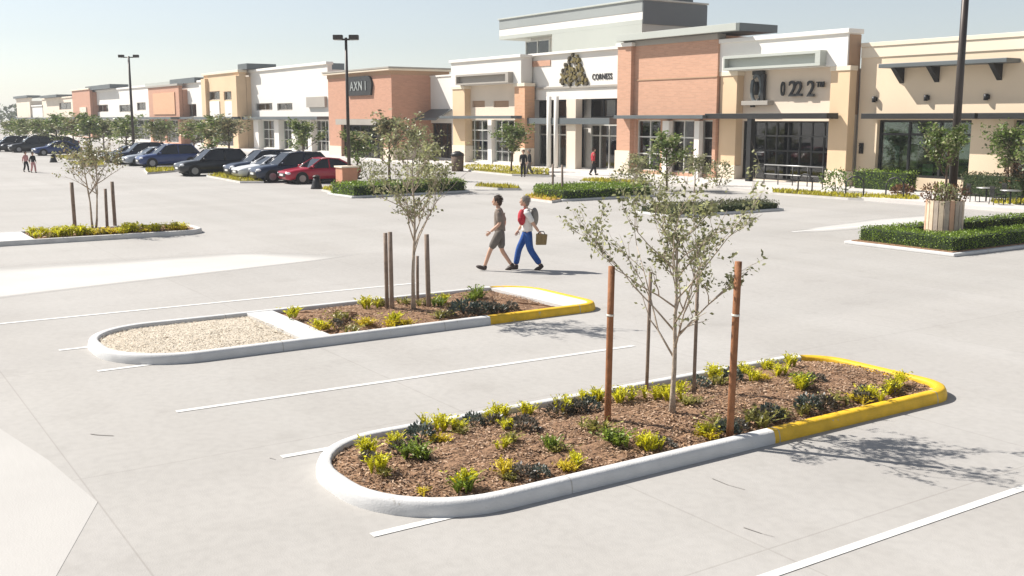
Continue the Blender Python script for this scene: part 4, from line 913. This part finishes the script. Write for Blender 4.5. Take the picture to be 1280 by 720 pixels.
for i,(dx,dy,m,lb) in enumerate(((-.25,-.3,'leafr','russet shrub at the left side of the slatted planter'),(.3,.15,'leafr','russet shrub at the right side of the slatted planter'),(.28,-.3,'leafo','olive shrub at the front of the slatted planter'),(-.3,.3,'hedge','dark green shrub at the back of the slatted planter'))):
    shrub((-18.45+dx,27.6+dy), .33, .62, m, 260, .09, lb, hh-.15)
stk = lambda px,py,top,lb: stake(px,py,top,.05,'stakeg',lb,False,.3)
stk(691,240,205,'left one of two thin stakes standing in the dark hedge by the entrance'); stk(703,240,206,'right one of two thin stakes standing in the dark hedge by the entrance')

def proto(seed, H, clear, spread, leaves, ls, leaf, bark, tr=.07, **k):
    T, C = tree_meshes(seed, H, clear, spread, 14, leaves, ls, tr, lowbare=(.3 if clear > .8 else .12), **k)
    a = T.build('trunk', bark); b = C.build('crown', list(leaf)); r = (a.data, b.data); bpy.data.objects.remove(a); bpy.data.objects.remove(b); return r
TP = {'A': proto(41,4,1.1,1.5,1900,.2,('leafg','leafo'),'barkd',gap=.2), 'B': proto(42,4,1.2,1.5,1100,.19,('leafo','leafy'),'bark',gap=.45,vase=1.2), 'C': proto(43,4,1.2,1.4,1000,.18,('leafo','leaft'),'barkd',gap=.5,vase=1.5,wild=1.3), 'A2': proto(44,4,.9,1.4,1900,.2,('leafg','leafy'),'barkd',gap=.25), 'E': proto(46,4,.5,1.5,2000,.22,('leafg','leafy'),'barkd',gap=.25), 'F': proto(47,4,.6,1.4,1800,.21,('leafo','leafg'),'bark',gap=.3,vase=1.2), 'D': proto(45,8,6.0,1.35,1000,.24,('leafo','leaft'),'bark',tr=.09,gap=.3)}
def street_tree(px, base, top, kd, label, wide=1.0, zb=0.0, rz=None):
    if px < 300 and kd in ('A','A2'): kd = 'E'
    if px < 300 and kd == 'B': kd = 'F'
    p = G(px, base, zb); h = Z_stake(p, px, top)-zb; H0 = 8.0 if kd == 'D' else 4.0; sc = h/H0/.95
    r = thing('street_tree', (p.x,p.y,zb), label, 'tree', 'young trees planted along the shops')
    r.rotation_euler = (0,0,R_.uniform(0,6.28) if rz is None else rz); r.scale = (sc*wide,sc*wide,sc)
    for nm, me in zip(('trunk','crown'), TP[kd]): o = bpy.data.objects.new(nm, me); COL.objects.link(o); o.parent = r
for a in ((13,181,151,'B','leftmost small tree at the edge, before the distant trees'),(30,184,152,'A','dark green tree behind the cars at the left edge'),(52,187,149,'B','airy tree left of the lone blue car, under the cream shops'),(73,188,147,'A','dense green tree directly behind the lone blue car'),
 (93,189,148,'C','brownish thin tree under the small far brick tower'),(112,190,146,'A2','green tree right of the small far brick tower'),(131,190,149,'B','pale tree before the narrow white far shop'),(160,193,149,'A2','green tree beside the farthest lamp post'),(203,196,151,'B','airy tree in front of the small brick tower under the slab'),
 (243,199,152,'C','thin brownish tree between brick tower and tan tower'),(267,201,150,'A2','green tree before the left side of tan tower with square windows'),(287,202,148,'C','thin tree before the right side of tan tower with square windows'),
 (379,207,152,'A2','green tree before the white columns behind the navy car'),(447,224,166,'A2','green tree left of the red brick tower opening, behind the red car'),(487,240,146,'C','tall brownish tree in the rounded hedge by the brick tower corner'),(522,226,162,'B','pale airy tree right of the brick tower corner'),
 (640,217,157,'A','green tree before the tan portico next to the entrance'),(796,241,196,'B','small pale tree left behind the nearest tree crown'),(833,238,168,'A2','green tree before the orange brick shop storefront'),(868,241,196,'B','low pale tree right of centre before the orange brick storefront'),
 (1257,252,160,'A','small green tree by the patio tables near the right edge'),(1303,256,165,'A2','green tree cut off by the right edge')):
    street_tree(*a, wide=(1.75 if a[0] < 300 else (1.05 if a[0] > 1200 else 1.3)))
for px,py,w,h,m,lb in ((897,236,.8,1.5,'leafo','olive shrub at the left pilaster of the lettered shop'),(1045,243,.85,1.2,'leafg','rounded green shrub before the right pilaster of the lettered shop'),(1274,252,.8,1.8,'leafr','russet shrub beside the patio tables at the right edge'),
 (462,228,1.0,1.2,'leafo','olive shrub just right of the terracotta box'),(520,232,1.1,1.3,'leafy','pale shrub at the right end of the rounded hedge'),(545,226,.9,.9,'leafy','pale low shrub before the white link wall'),(784,238,1.0,1.1,'leafo','olive shrub at the right end of the dark entrance hedge'),(820,238,1.1,1.0,'leafy','pale shrub beneath the green tree before the orange brick shop'),
 (1128,248,.5,.6,'leafr','small russet shrub left of the slatted planter by the walk')):
    shrub(G(px,py), w, h, m, 420, .16, lb)
# far planting at the horizon
R = random.Random(77); b = MB()
for i in range(5200):
    t = R.random(); x = -345-R.uniform(0,70); y = -40+t*150; hmax = 5.2+1.6*math.sin(t*23)+1.2*math.sin(t*61+1)
    v = Vector((x,y,R.uniform(.2,1)**.8*hmax)); L = R.uniform(.9,1.7); b.leaf(v, Vector((R.gauss(0,1),R.gauss(0,1),R.gauss(0,1))), L, L*.7)
struct(b.build('distant_trees','far'), 'stuff')

# ------------------------------------------------------------------ cars
def car_meshes(root, L, W, Hh, kind, pm):
    """x forward; root Empty at the ground under the middle"""
    hl = L/2; zt = .98 if kind == 'suv' else .86
    st = [(hl,.62,.40,.60),(hl-.04,.76,.30,.72),(hl-.2,.87,.24,zt-.14),(hl-.5,.93,.22,zt-.06),(hl-1.0,.985,.20,zt+.0),(hl-1.38,1,.20,zt+.05),(hl-2.2,1,.20,zt+.06),(-hl+1.2,1,.20,zt+.08),(-hl+.6,.97,.21,zt+.09),(-hl+.22,.92,.25,zt+.06 if kind == 'suv' else zt+.02),(-hl+.05,.86,.33,zt-.08),(-hl,.74,.42,zt-.22)]
    b = MB(); vs = []
    for (x,w,z0,z1) in st:
        w *= W/2; h = z1-z0
        half = [(w*.80,z0),(w*.97,z0+h*.14),(w,z0+h*.42),(w*.985,z0+h*.70),(w*.94,z0+h*.88),(w*.82,z1),(w*.4,z1+.02)]
        vs += [(x,y,z) for y,z in half] + [(x,-y,z) for y,z in half[::-1]]
    n = 14; fs = [(i*n+k,i*n+(k+1)%n,(i+1)*n+(k+1)%n,(i+1)*n+k) for i in range(len(st)-1) for k in range(n)] + [tuple(range(n)), tuple(range(len(st)*n-1,(len(st)-1)*n-1,-1))]
    b.add(vs, fs, 0, True); b.build('body', pm, root, world=False)
    # greenhouse
    rw = W*.36; bw = W*.45; zb = zt+.02
    if kind == 'suv': xs = [(hl-1.25,bw,zb),(hl-2.05,rw,Hh-.05),(hl-2.6,rw*1.02,Hh),(-hl+.75,rw,Hh-.03),(-hl+.18,bw*.94,zb+.05)]
    else: xs = [(hl-1.3,bw,zb),(hl-2.15,rw,Hh-.05),(hl-2.6,rw*1.02,Hh),(-hl+1.35,rw,Hh-.06),(-hl+.45,bw*.93,zb+.04)]
    A = xs[0]; B_, C_, D_, E_ = xs[1], xs[2], xs[3], xs[4]
    def row(x,w,z): return [(x,w,z),(x,-w,z)]
    v = row(*A)+row(*B_)+row(*C_)+row(*D_)+row(*E_)+[(B_[0],bw*1.0,zb),(B_[0],-bw,zb),(D_[0],bw,zb+.03),(D_[0],-bw,zb+.03)]
    g = MB(); g.add(v,[(0,1,3,2),(6,7,9,8),(0,2,10),(1,11,3),(2,4,6,12,10),(3,11,13,7,5),(6,8,12),(7,13,9)],0); g.build('window_glass','carglass',root,world=False)
    g = MB(); g.add([(p[0],p[1]*1.01,p[2]+.012) for p in v[2:8]]+[(p[0],p[1]*.9,p[2]-.05) for p in v[2:8]],[(0,1,3,2),(2,3,5,4),(0,6,7,1),(4,5,11,10),(0,2,8,6),(2,4,10,8),(1,7,9,3),(3,9,11,5)],0); g.build('roof',pm,root,world=False)
    for sg in (-1,1):
        g = MB()
        def q(p, dz=0): return Vector((p[0], sg*(p[1]+.008), p[2]+dz))
        g.tube([q(A),q(B_)],.04,5); g.tube([q(E_),q(D_)],.05,5); g.tube([q(B_),q(C_),q(D_)],.035,5)
        xm = (B_[0]+D_[0])/2+.1; g.tube([Vector((xm,sg*(bw+.01),zb)),Vector((xm,sg*(rw+.012),Hh-.02))],.045,5)
        g.build('roof_pillar',pm,root,world=False)
    for x in (hl-.88,-hl+.92):
        for sg in (-1,1):
            y = sg*(W/2-.1); wr = .35 if kind == 'suv' else .32; t = MB()
            ar = [(x,y-sg*.02,wr),(x,y+sg*.115,wr)]; t.tube(ar, wr+.06, 20, 0, False); t.build('wheel_arch','dark',root,world=False)
            t = MB(); t.tube([(x,y-.1*sg,wr),(x,y+.10*sg,wr),(x,y+.135*sg,wr)],[wr,wr,wr*.9],20,0,False); w_ = t.build('wheel','tyre',root,world=False)
            t = MB(); t.tube([(x,y+.13*sg,wr),(x,y+.142*sg,wr)],[wr*.66,wr*.6],14,0,False); t.build('rim','rim',w_,world=False)
    for sg in (-1,1):
        t = MB(); t.ell((hl-.17,sg*W*.34,zt-.25),(.17,.19,.085),10,6); t.build('headlight','headl',root,world=False)
        t = MB(); t.box(-hl-.005,-hl+.14,sg*W*.28,sg*W*.44,zt-.28,zt-.02); t.build('tail_light','taill',root,.03,world=False)
        t = MB(); t.ell((hl-1.5,sg*(W/2+.09),zt+.12),(.09,.11,.075),8,6); t.build('wing_mirror',pm,root,world=False)
    t = MB(); t.box(hl-.12,hl+.015,-W*.3,W*.3,.42,.62); t.build('grille','black',root,.02,world=False)
    t = MB(); t.box(hl+.016,hl+.03,-.26,.26,.46,.58); t.build('number_plate','plate',root,world=False)
    t = MB(); t.box(-hl-.02,hl-.35,-W*.46,W*.46,.16,.26); t.build('underbody','dark',root,world=False)
def car(px, py, kind, pm, label, off=0, rz=-PI/2, sz=None):
    L, W, H = sz or ((4.75,1.92,1.72) if kind == 'suv' else (4.6,1.84,1.44)); p = G(px, py)
    o = thing('parked_car', (p.x-W*.5, p.y+L/2, 0), label, 'car', 'cars parked in a row before the shops', rz+off); car_meshes(o, L, W, H, kind, pm); return o
car(360,231,'sedan','cred','red car, rightmost in the parked row'); car(323,229,'suv','cnavy','large navy car parked left of the red car')
car(300,226,'sedan','cwhite','white car half hidden behind the navy car'); car(290,224,'suv','cnavy','dark navy car behind the strip, between white and black cars')
car(227,221,'suv','cblack','black car nosed forward between two planting strips'); car(176,210,'suv','cblue','bright blue large car left of the grass strip')
car(158,208,'sedan','csilver','silver car immediately left of the bright blue car'); car(143,206,'suv','cnavy','navy car second left of the bright blue car'); car(128,204,'sedan','cblack','black car at the left end of the main parked row, behind tree')
car(43,195,'sedan','cblue','lone blue car parked at the far left in front of trees'); car(13,191,'suv','cblack','black car between the left edge and lone blue car'); car(2,190,'suv','cblack','black far car at the left edge'); car(-14,190,'suv','cnavy','dark car cut off by the left edge'); car(24,186,'suv','cblack','far black car behind, right of the two at the left edge'); car(52,185,'sedan','cnavy','far navy car half hidden behind the lone blue car')

# ------------------------------------------------------------------ street furniture
p = G(438,234); o = thing('panel_box', (p.x,p.y,0), 'salmon terracotta panelled box right of the red car', 'planter box')
b = MB(); b.box(p.x-.9,p.x+.0,p.y-.45,p.y+.45,0,1.05); b.build('body','terra',o,.02); b = MB(); b.box(p.x-.96,p.x+.06,p.y-.51,p.y+.51,1.052,1.14); b.build('cap','tan3',o,.01)
for px,py,lb in ((396,236,'short black bollard lamp in front of the red car'),(67,203,'short black bollard lamp near the lone blue car')):
    p = G(px,py); o = thing('bollard_lamp', (p.x,p.y,0), lb, 'bollard', 'short black bollards')
    b = MB(); b.tube([(p.x,p.y,0),(p.x,p.y,.1),(p.x,p.y,.4),(p.x,p.y,.62)],[.33,.3,.2,.17],14); b.build('post','black',o); b = MB(); b.tube([(p.x,p.y,.621),(p.x,p.y,.68),(p.x,p.y,.74)],[.22,.2,.06],14); b.build('cap','polem',o)
p = G(572,214); o = thing('litter_bin', (p.x,p.y,0), 'dark round litter bin at the left pilaster of the tan portico', 'bin')
b = MB(); b.tube([(p.x,p.y,0),(p.x,p.y,1.1)],[.42,.46],16); b.build('body','barkd',o); b = MB(); b.tube([(p.x,p.y,1.101),(p.x,p.y,1.25),(p.x,p.y,1.42)],[.5,.45,.15],16); b.build('lid','black',o)
def rack(px, py, label, rz):
    p = G(px,py,.15); o = thing('bike_rack', (p.x,p.y,.15), label, 'bike rack', 'hoop bike racks on the walk', rz); b = MB()
    b.tube([(-.4,0,0)]+[(.4*math.cos(t),0,.5+.4*math.sin(t)) for t in [PI-i*PI/10 for i in range(11)]]+[(.4,0,0)],.035,8); b.build('hoop','black',o,world=False); b = MB(); b.box(-.5,-.3,-.1,.1,0,.02); b.box(.3,.5,-.1,.1,0,.02); b.build('foot_plate','steel',o,world=False)
rack(1118,247,'hoop bike rack right of the long grassy strip middle', .3); rack(1068,245,'hoop bike rack next to the rounded green shrub', .5); rack(1006,241,'hoop bike rack before the lettered shop glass', .1)
# railing before the lettered shop
Yr = 43.4; xa, xb = X_(958,Yr), X_(1032,Yr); o = thing('railing', ((xa+xb)/2,Yr,.15), 'slim pale metal railing before the lettered shop glass', 'railing')
b = MB(); b.tube([(xa,Yr,1.2),(xb,Yr,1.2)],.03,8); b.tube([(xa,Yr,.7),(xb,Yr,.7)],.02,8); b.build('rail','steel',o)
for i in range(5): x = xa+(xb-xa)*i/4; b = MB(); b.tube([(x,Yr,.1),(x,Yr,1.2)],.028,8); b.build('post','black',o)
def ptable(p, label):
    o = thing('patio_table', (p.x,p.y,0), label, 'table', 'patio tables at the right edge'); b = MB(); b.tube([(0,0,.72),(0,0,.75)],.42,20); b.build('table_top','steel',o,world=False)
    b = MB(); b.tube([(0,0,.02),(0,0,.72)],.035,8); b.tube([(0,0,0),(0,0,.03)],[.26,.2],14); b.build('pedestal','black',o,world=False)
def pchair(p, rz, label):
    o = thing('patio_chair', (p.x,p.y,0), label, 'chair', 'patio chairs at the right edge', rz)
    b = MB(); b.box(-.22,.22,-.22,.22,.44,.47); b.build('seat','black',o,.01,world=False); b = MB()
    for i in range(5): b.box(-.22,-.2,-.2+i*.09,-.16+i*.09,.5,.88)
    b.box(-.23,-.19,-.22,.22,.86,.92); b.build('backrest','black',o,world=False)
    for sx in (-1,1):
        for sy in (-1,1): b = MB(); b.tube([(sx*.22,sy*.22,0),(sx*.19,sy*.19,.45)],.018,6); b.build('leg','black',o,world=False)
for px,py,lb,cl in ((1232,256,'patio table left of the small green tree',('left chair at the left patio table','right chair at the left patio table')),(1262,260,'patio table right of the small green tree',('left chair at the right patio table','right chair at the right patio table'))):
    q = G(px,py); ptable(q, lb); pchair(q-RT*.62-FW*.1, YAW, cl[0]); pchair(q+RT*.62+FW*.15, YAW+PI, cl[1])

# ------------------------------------------------------------------ people
def skin_geo(verts, edges, radii, lev=1):
    me = bpy.data.meshes.new('tmp'); me.from_pydata([tuple(v) for v in verts], edges, []); ob = bpy.data.objects.new('tmp', me); COL.objects.link(ob)
    ob.modifiers.new('s','SKIN'); sub = ob.modifiers.new('d','SUBSURF'); sub.levels = lev; sub.render_levels = lev
    for i, r in enumerate(radii):
        sv = me.skin_vertices[0].data[i]; sv.radius = (r if hasattr(r,'__len__') else (r,r))
    me.skin_vertices[0].data[0].use_root = True
    dg = bpy.context.evaluated_depsgraph_get(); dg.update(); ev = ob.evaluated_get(dg); m2 = ev.to_mesh()
    vs = [tuple(v.co) for v in m2.vertices]; fs = [tuple(p.vertices) for p in m2.polygons]; ev.to_mesh_clear(); bpy.data.objects.remove(ob); bpy.data.meshes.remove(me); return vs, fs
def person(loc, head, label, J, top, legs, long_legs, hair='hair', sleeves=.5, group=None, shoe='shoe', H=1.75):
    o = thing('person', loc, label, 'person', group, head); s = H/1.75; o.scale = (s,s,s)
    el, wl, er, wr, kl, al, kr, ar, lean = [Vector(J[k]) if k != 'lean' else J[k] for k in ('el','wl','er','wr','kl','al','kr','ar','lean')]
    pel, wai, che, upc, nek, hb = Vector((0,0,.95)), Vector((lean*.25,0,1.08)), Vector((lean*.65,0,1.29)), Vector((lean*.85,0,1.41)), Vector((lean+.01,0,1.50)), Vector((lean+.02,0,1.57))
    sl, sr = Vector((lean*.85,.165,1.405)), Vector((lean*.85,-.165,1.405)); hl, hr = Vector((0,.09,.89)), Vector((0,-.09,.89))
    V = [pel,wai,che,upc,nek,hb,sl,el,wl,sr,er,wr,hl,kl,al,hr,kr,ar]
    E_ = [(0,1),(1,2),(2,3),(3,4),(4,5),(3,6),(6,7),(7,8),(3,9),(9,10),(10,11),(0,12),(12,13),(13,14),(0,15),(15,16),(16,17)]
    Rr = [(.07,.06),(.08,.07),(.095,.08),(.075,.065),.055,.055,.05,.045,.034,.05,.045,.034,.052,.060,.044,.052,.060,.044]
    vs, fs = skin_geo(V, E_, Rr); B = MB(); B.add(vs, fs, 0, True)
    hc = Vector((lean+.04,0,1.645)); B.ell(hc, (.098,.078,.118), 16, 12); B.ell(hc+Vector((.055,0,-.055)), (.05,.05,.055), 10, 8)
    B.ell(hc+Vector((.102,0,-.018)), (.020,.013,.024), 8, 6)
    for sg in (-1,1): B.ell(hc+Vector((.0,sg*.079,-.01)), (.018,.010,.03), 8, 6); B.ell(hc+Vector((.083,sg*.033,.008)), (.012,.014,.009), 8, 6, 1)
    B.box(hc.x+.082,hc.x+.096,-.022,.022,hc.z-.066,hc.z-.058,2)
    for (e, w, sg) in ((el,wl,1),(er,wr,-1)):
        d = (w-e).normalized(); side = Vector((0,sg,0)); fr = d.cross(side).normalized(); pm = w+d*.045
        B.ell(pm, (.024,.036,.050), 10, 6, 0, d.to_track_quat('Z','Y').to_matrix())
        for i,(k,L) in enumerate(((-.027,.062),(-.009,.075),(.009,.071),(.026,.056))):
            f0 = pm+d*.032+fr*k; f1 = f0+d*L*.5-side*.008; f2 = f1+d*L*.42-side*.024; B.tube([f0,f1,f2],[.0095,.0085,.006],6)
        t0 = pm-fr*.0+d*(-.02)+fr*.03; B.tube([t0, t0+d*.03+fr*.028-side*.01, t0+d*.062+fr*.032-side*.02],[.011,.009,.007],6)
    B.build('body', ['skin','eye','redc'], o, world=False)
    # shirt
    ml, mr = sl.lerp(el,sleeves*2 if sleeves < .5 else 1) , sr.lerp(er,sleeves*2 if sleeves < .5 else 1)
    V = [wai,che,upc,Vector((lean+.005,0,1.475)),sl,ml,sr,mr,Vector((0,0,.93))]; E2 = [(0,1),(1,2),(2,3),(2,4),(4,5),(2,6),(6,7),(0,8)]; R2 = [(.158,.14),(.172,.142),(.14,.12),.066,.082,.068,.082,.068,(.178,.165)]
    if sleeves > .5:
        V += [wl.lerp(el,.12), wr.lerp(er,.12)]; E2 += [(5,9),(7,10)]; R2 += [.042,.042]
    vs, fs = skin_geo(V, E2, R2); b = MB(); b.add(vs, fs, 0, True); b.build('shirt', top, o, world=False)
    # legwear
    if long_legs:
        V = [Vector((lean*.1,0,1.03)),pel,hl,kl,al+Vector((0,0,.02)),hr,kr,ar+Vector((0,0,.02))]; E2 = [(0,1),(1,2),(2,3),(3,4),(1,5),(5,6),(6,7)]; R2 = [(.15,.135),(.168,.155),.122,.088,.08,.112,.088,.08]
    else:
        V = [Vector((lean*.1,0,1.03)),pel,hl,hl.lerp(kl,.98),hr,hr.lerp(kr,.98)]; E2 = [(0,1),(1,2),(2,3),(1,4),(4,5)]; R2 = [(.15,.135),(.168,.155),.122,.10,.115,.10]
    vs, fs = skin_geo(V, E2, R2); b = MB(); b.add(vs, fs, 0, True); b.build('trousers' if long_legs else 'shorts', legs, o, world=False)
    for (k, a) in ((kl,al),(kr,ar)):
        d = (a-k); p = math.atan2(d.x, -d.z)*.8; rot = Matrix.Rotation(-p, 3, 'Y'); b = MB(); c = a+rot @ Vector((.065,0,-.045))
        b.ell(c, (.135,.048,.05), 12, 8, 0, rot); b.ell(a+rot @ Vector((-.01,0,-.01)), (.055,.045,.06), 10, 6, 0, rot); sh = b.build('shoe', shoe, o, world=False)
    b = MB(); R = random.Random(int(abs(loc[0]*100)))
    b.ell(hc+Vector((-.022,0,.028)), (.105,.094,.112), 16, 10); b.ell(hc+Vector((-.065,0,-.03)), (.06,.082,.09), 12, 8)
    for i in range(140):
        v = Vector((R.gauss(-.35,1),R.gauss(0,1),R.gauss(.5,.8))).normalized(); q = hc+Vector((-.022+v.x*.1,v.y*.09,.03+v.z*.108)); b.leaf(q, v+Vector((-.5,R.gauss(0,.5),-.8)), .05, .014)
    b.build('hair', hair, o, world=False); return o
HL = math.atan2(-RT.y, -RT.x)
p1 = G(625,338)
person((p1.x,p1.y,0), HL-.08, 'person in taupe t-shirt and dark shorts walking across the lot', dict(el=(-.02,.235,1.13),wl=(.20,.23,.94),er=(-.10,-.23,1.13),wr=(-.02,-.22,.88),kl=(.22,.09,.50),al=(.36,.085,.10),kr=(-.03,-.09,.48),ar=(-.27,-.085,.12),lean=.03), 'shirtb', 'shortsg', False, sleeves=.49, H=1.82)
p2 = G(659,337); H2 = HL+.05
pp = person((p2.x,p2.y,0), H2, 'person in white top and blue jeans walking with a red bag', dict(el=(-.12,.22,1.14),wl=(-.26,.24,.94),er=(.08,-.22,1.13),wr=(.2,-.2,.93),kl=(-.06,.10,.50),al=(-.31,.09,.11),kr=(.20,-.09,.49),ar=(.27,-.085,.08),lean=.03), 'shirtw', 'jeans', True, hair='hairg', sleeves=.49, H=1.80)
def local(p, h, v, s=1.03): c, q = math.cos(h), math.sin(h); return Vector((p.x+(v[0]*c-v[1]*q)*s, p.y+(v[0]*q+v[1]*c)*s, v[2]*s))
def bag(nm, at, h, mats, size, label, cat, strap=None):
    o = thing(nm, at, label, cat, None, h); b = MB(); b.ell((0,0,0), size, 14, 10); b.build('body', mats[0], o, world=False)
    if strap: b = MB(); b.tube(strap, .016, 6); b.build('strap', mats[1], o, world=False)
    b = MB(); b.ell((size[0]*.25,size[1]*.35,-size[2]*.25), (size[0]*.8,size[1]*.75,size[2]*.5), 10, 8); b.build('pocket', mats[1], o, world=False)
bag('shoulder_bag', local(p2,H2,(.14,.10,1.27)), H2, ('redc','redc'), (.10,.12,.20), 'red bag worn at the chest of the person in blue jeans', 'bag', [(0,-.02,.15),(-.08,-.02,.22),(-.16,-.05,.15)])
bag('backpack', local(p2,H2,(-.17,.03,1.27)), H2, ('greyc','greyc'), (.10,.15,.235), 'grey backpack on the back of the person in blue jeans', 'backpack', [(.02,.12,.16),(.14,.13,.22),(.2,.12,.05)])
o = thing('tote_bag', local(p2,H2,(-.31,.25,.90)), 'brown bag carried in the hand of the person in blue jeans', 'bag', None, H2)
b = MB(); b.add([(-.13,-.05,-.28),(.13,-.05,-.28),(.13,.05,-.28),(-.13,.05,-.28),(-.16,-.025,-.02),(.12,-.025,.0),(.12,.025,.0),(-.16,.025,-.02)],[(0,3,2,1),(4,5,6,7),(0,1,5,4),(1,2,6,5),(2,3,7,6),(3,0,4,7)]); b.build('body','bagb',o,.02,world=False)
b = MB(); b.tube([(-.1,0,-.02),(-.06,0,.05),(.03,0,.05),(.08,0,-.01)],.012,6); b.build('handle','black',o,world=False)
W1 = dict(el=(-.05,.23,1.13),wl=(.12,.22,.92),er=(-.05,-.23,1.13),wr=(-.1,-.22,.90),kl=(.16,.09,.50),al=(.22,.085,.09),kr=(-.02,-.09,.49),ar=(-.22,-.085,.12),lean=.02)
S1 = dict(el=(-.05,.22,1.13),wl=(.02,.2,.90),er=(-.05,-.22,1.13),wr=(.03,-.2,.90),kl=(.02,.10,.50),al=(0,.10,.09),kr=(.0,-.10,.49),ar=(0,-.10,.09),lean=.0)
for px,py,J,h,top,leg,lg,lb,hr in ((33,215,W1,.4,'pinkc','blackc',True,'far person in rose top and black trousers walking at left','hair'),(42,216,W1,.3,'blackc','pinkc',True,'far person in black top with pale legs walking at left','hair'),
    (654,221,S1,HL+1.4,'blackc','blackc',True,'person in black standing left before the main entrance','hair'),(662,220,W1,HL,'blackc','shortsg',True,'person in dark clothes standing right beside the one in black','hairg'),(741,222,W1,1.2,'redc','blackc',True,'person in red top at the main entrance doors','hair')):
    q = G(px,py); person((q.x,q.y,0 if q.y < 39.6 else .15), h, lb, J, top, leg, lg, hair=hr, sleeves=.8, H=1.4 if px < 60 else 1.7)

# ------------------------------------------------------------------ light, sky, camera
Ld = Vector((.86,.60,-1)).normalized()
el = math.asin(-Ld.z); az = math.atan2(-Ld.x, -Ld.y)
w = bpy.data.worlds.new("World"); SC.world = w; w.use_nodes = True; t = w.node_tree
sk = t.nodes.new('ShaderNodeTexSky'); sk.sky_type = 'NISHITA'; sk.sun_disc = False; sk.sun_elevation = el; sk.sun_rotation = az % (2*PI)
sk.air_density = 1.0; sk.dust_density = .55; sk.ozone_density = 1.0; sk.altitude = 500
hs = t.nodes.new('ShaderNodeHueSaturation'); hs.inputs['Saturation'].default_value = .52; t.links.new(sk.outputs[0], hs.inputs['Color'])
bg = t.nodes['Background']; t.links.new(hs.outputs[0], bg.inputs[0]); bg.inputs[1].default_value = .078
sl = bpy.data.lights.new('sun','SUN'); sl.energy = 5.0; sl.angle = math.radians(.55); sl.color = (1,.95,.88)
so = bpy.data.objects.new('sun', sl); COL.objects.link(so); so.rotation_euler = Ld.to_track_quat('-Z','Y').to_euler()
hm = bpy.data.materials.new('haze_air'); hm.use_nodes = True; ht = hm.node_tree; ht.nodes.remove(ht.nodes['Principled BSDF'])
pv = ht.nodes.new('ShaderNodeVolumePrincipled'); pv.inputs['Color'].default_value = (.93,.96,1,1); pv.inputs['Density'].default_value = .0005; ht.links.new(pv.outputs[0], ht.nodes['Material Output'].inputs['Volume'])
b = MB(); b.box(-2010,410,-1510,2010,-1,16.5); M['haze'] = hm; struct(b.build('haze','haze'), 'stuff')
cd = bpy.data.cameras.new('camera'); co = bpy.data.objects.new('camera', cd); COL.objects.link(co); SC.camera = co
cd.sensor_width = 36; cd.lens = F_PX/1280*36; cd.clip_end = 9000; cd.clip_start = .1
co.matrix_world = Matrix(((RT.x,UC.x,-FC.x,CAM.x),(RT.y,UC.y,-FC.y,CAM.y),(RT.z,UC.z,-FC.z,CAM.z),(0,0,0,1)))
vs_ = SC.view_settings; SC.display_settings.display_device = 'sRGB'; vs_.view_transform = 'Standard'; vs_.look = 'None'; vs_.gamma = 1; vs_.exposure = .66
SC.render.engine = 'CYCLES'; SC.cycles.use_denoising = True; SC.cycles.max_bounces = 6; SC.cycles.transparent_max_bounces = 8
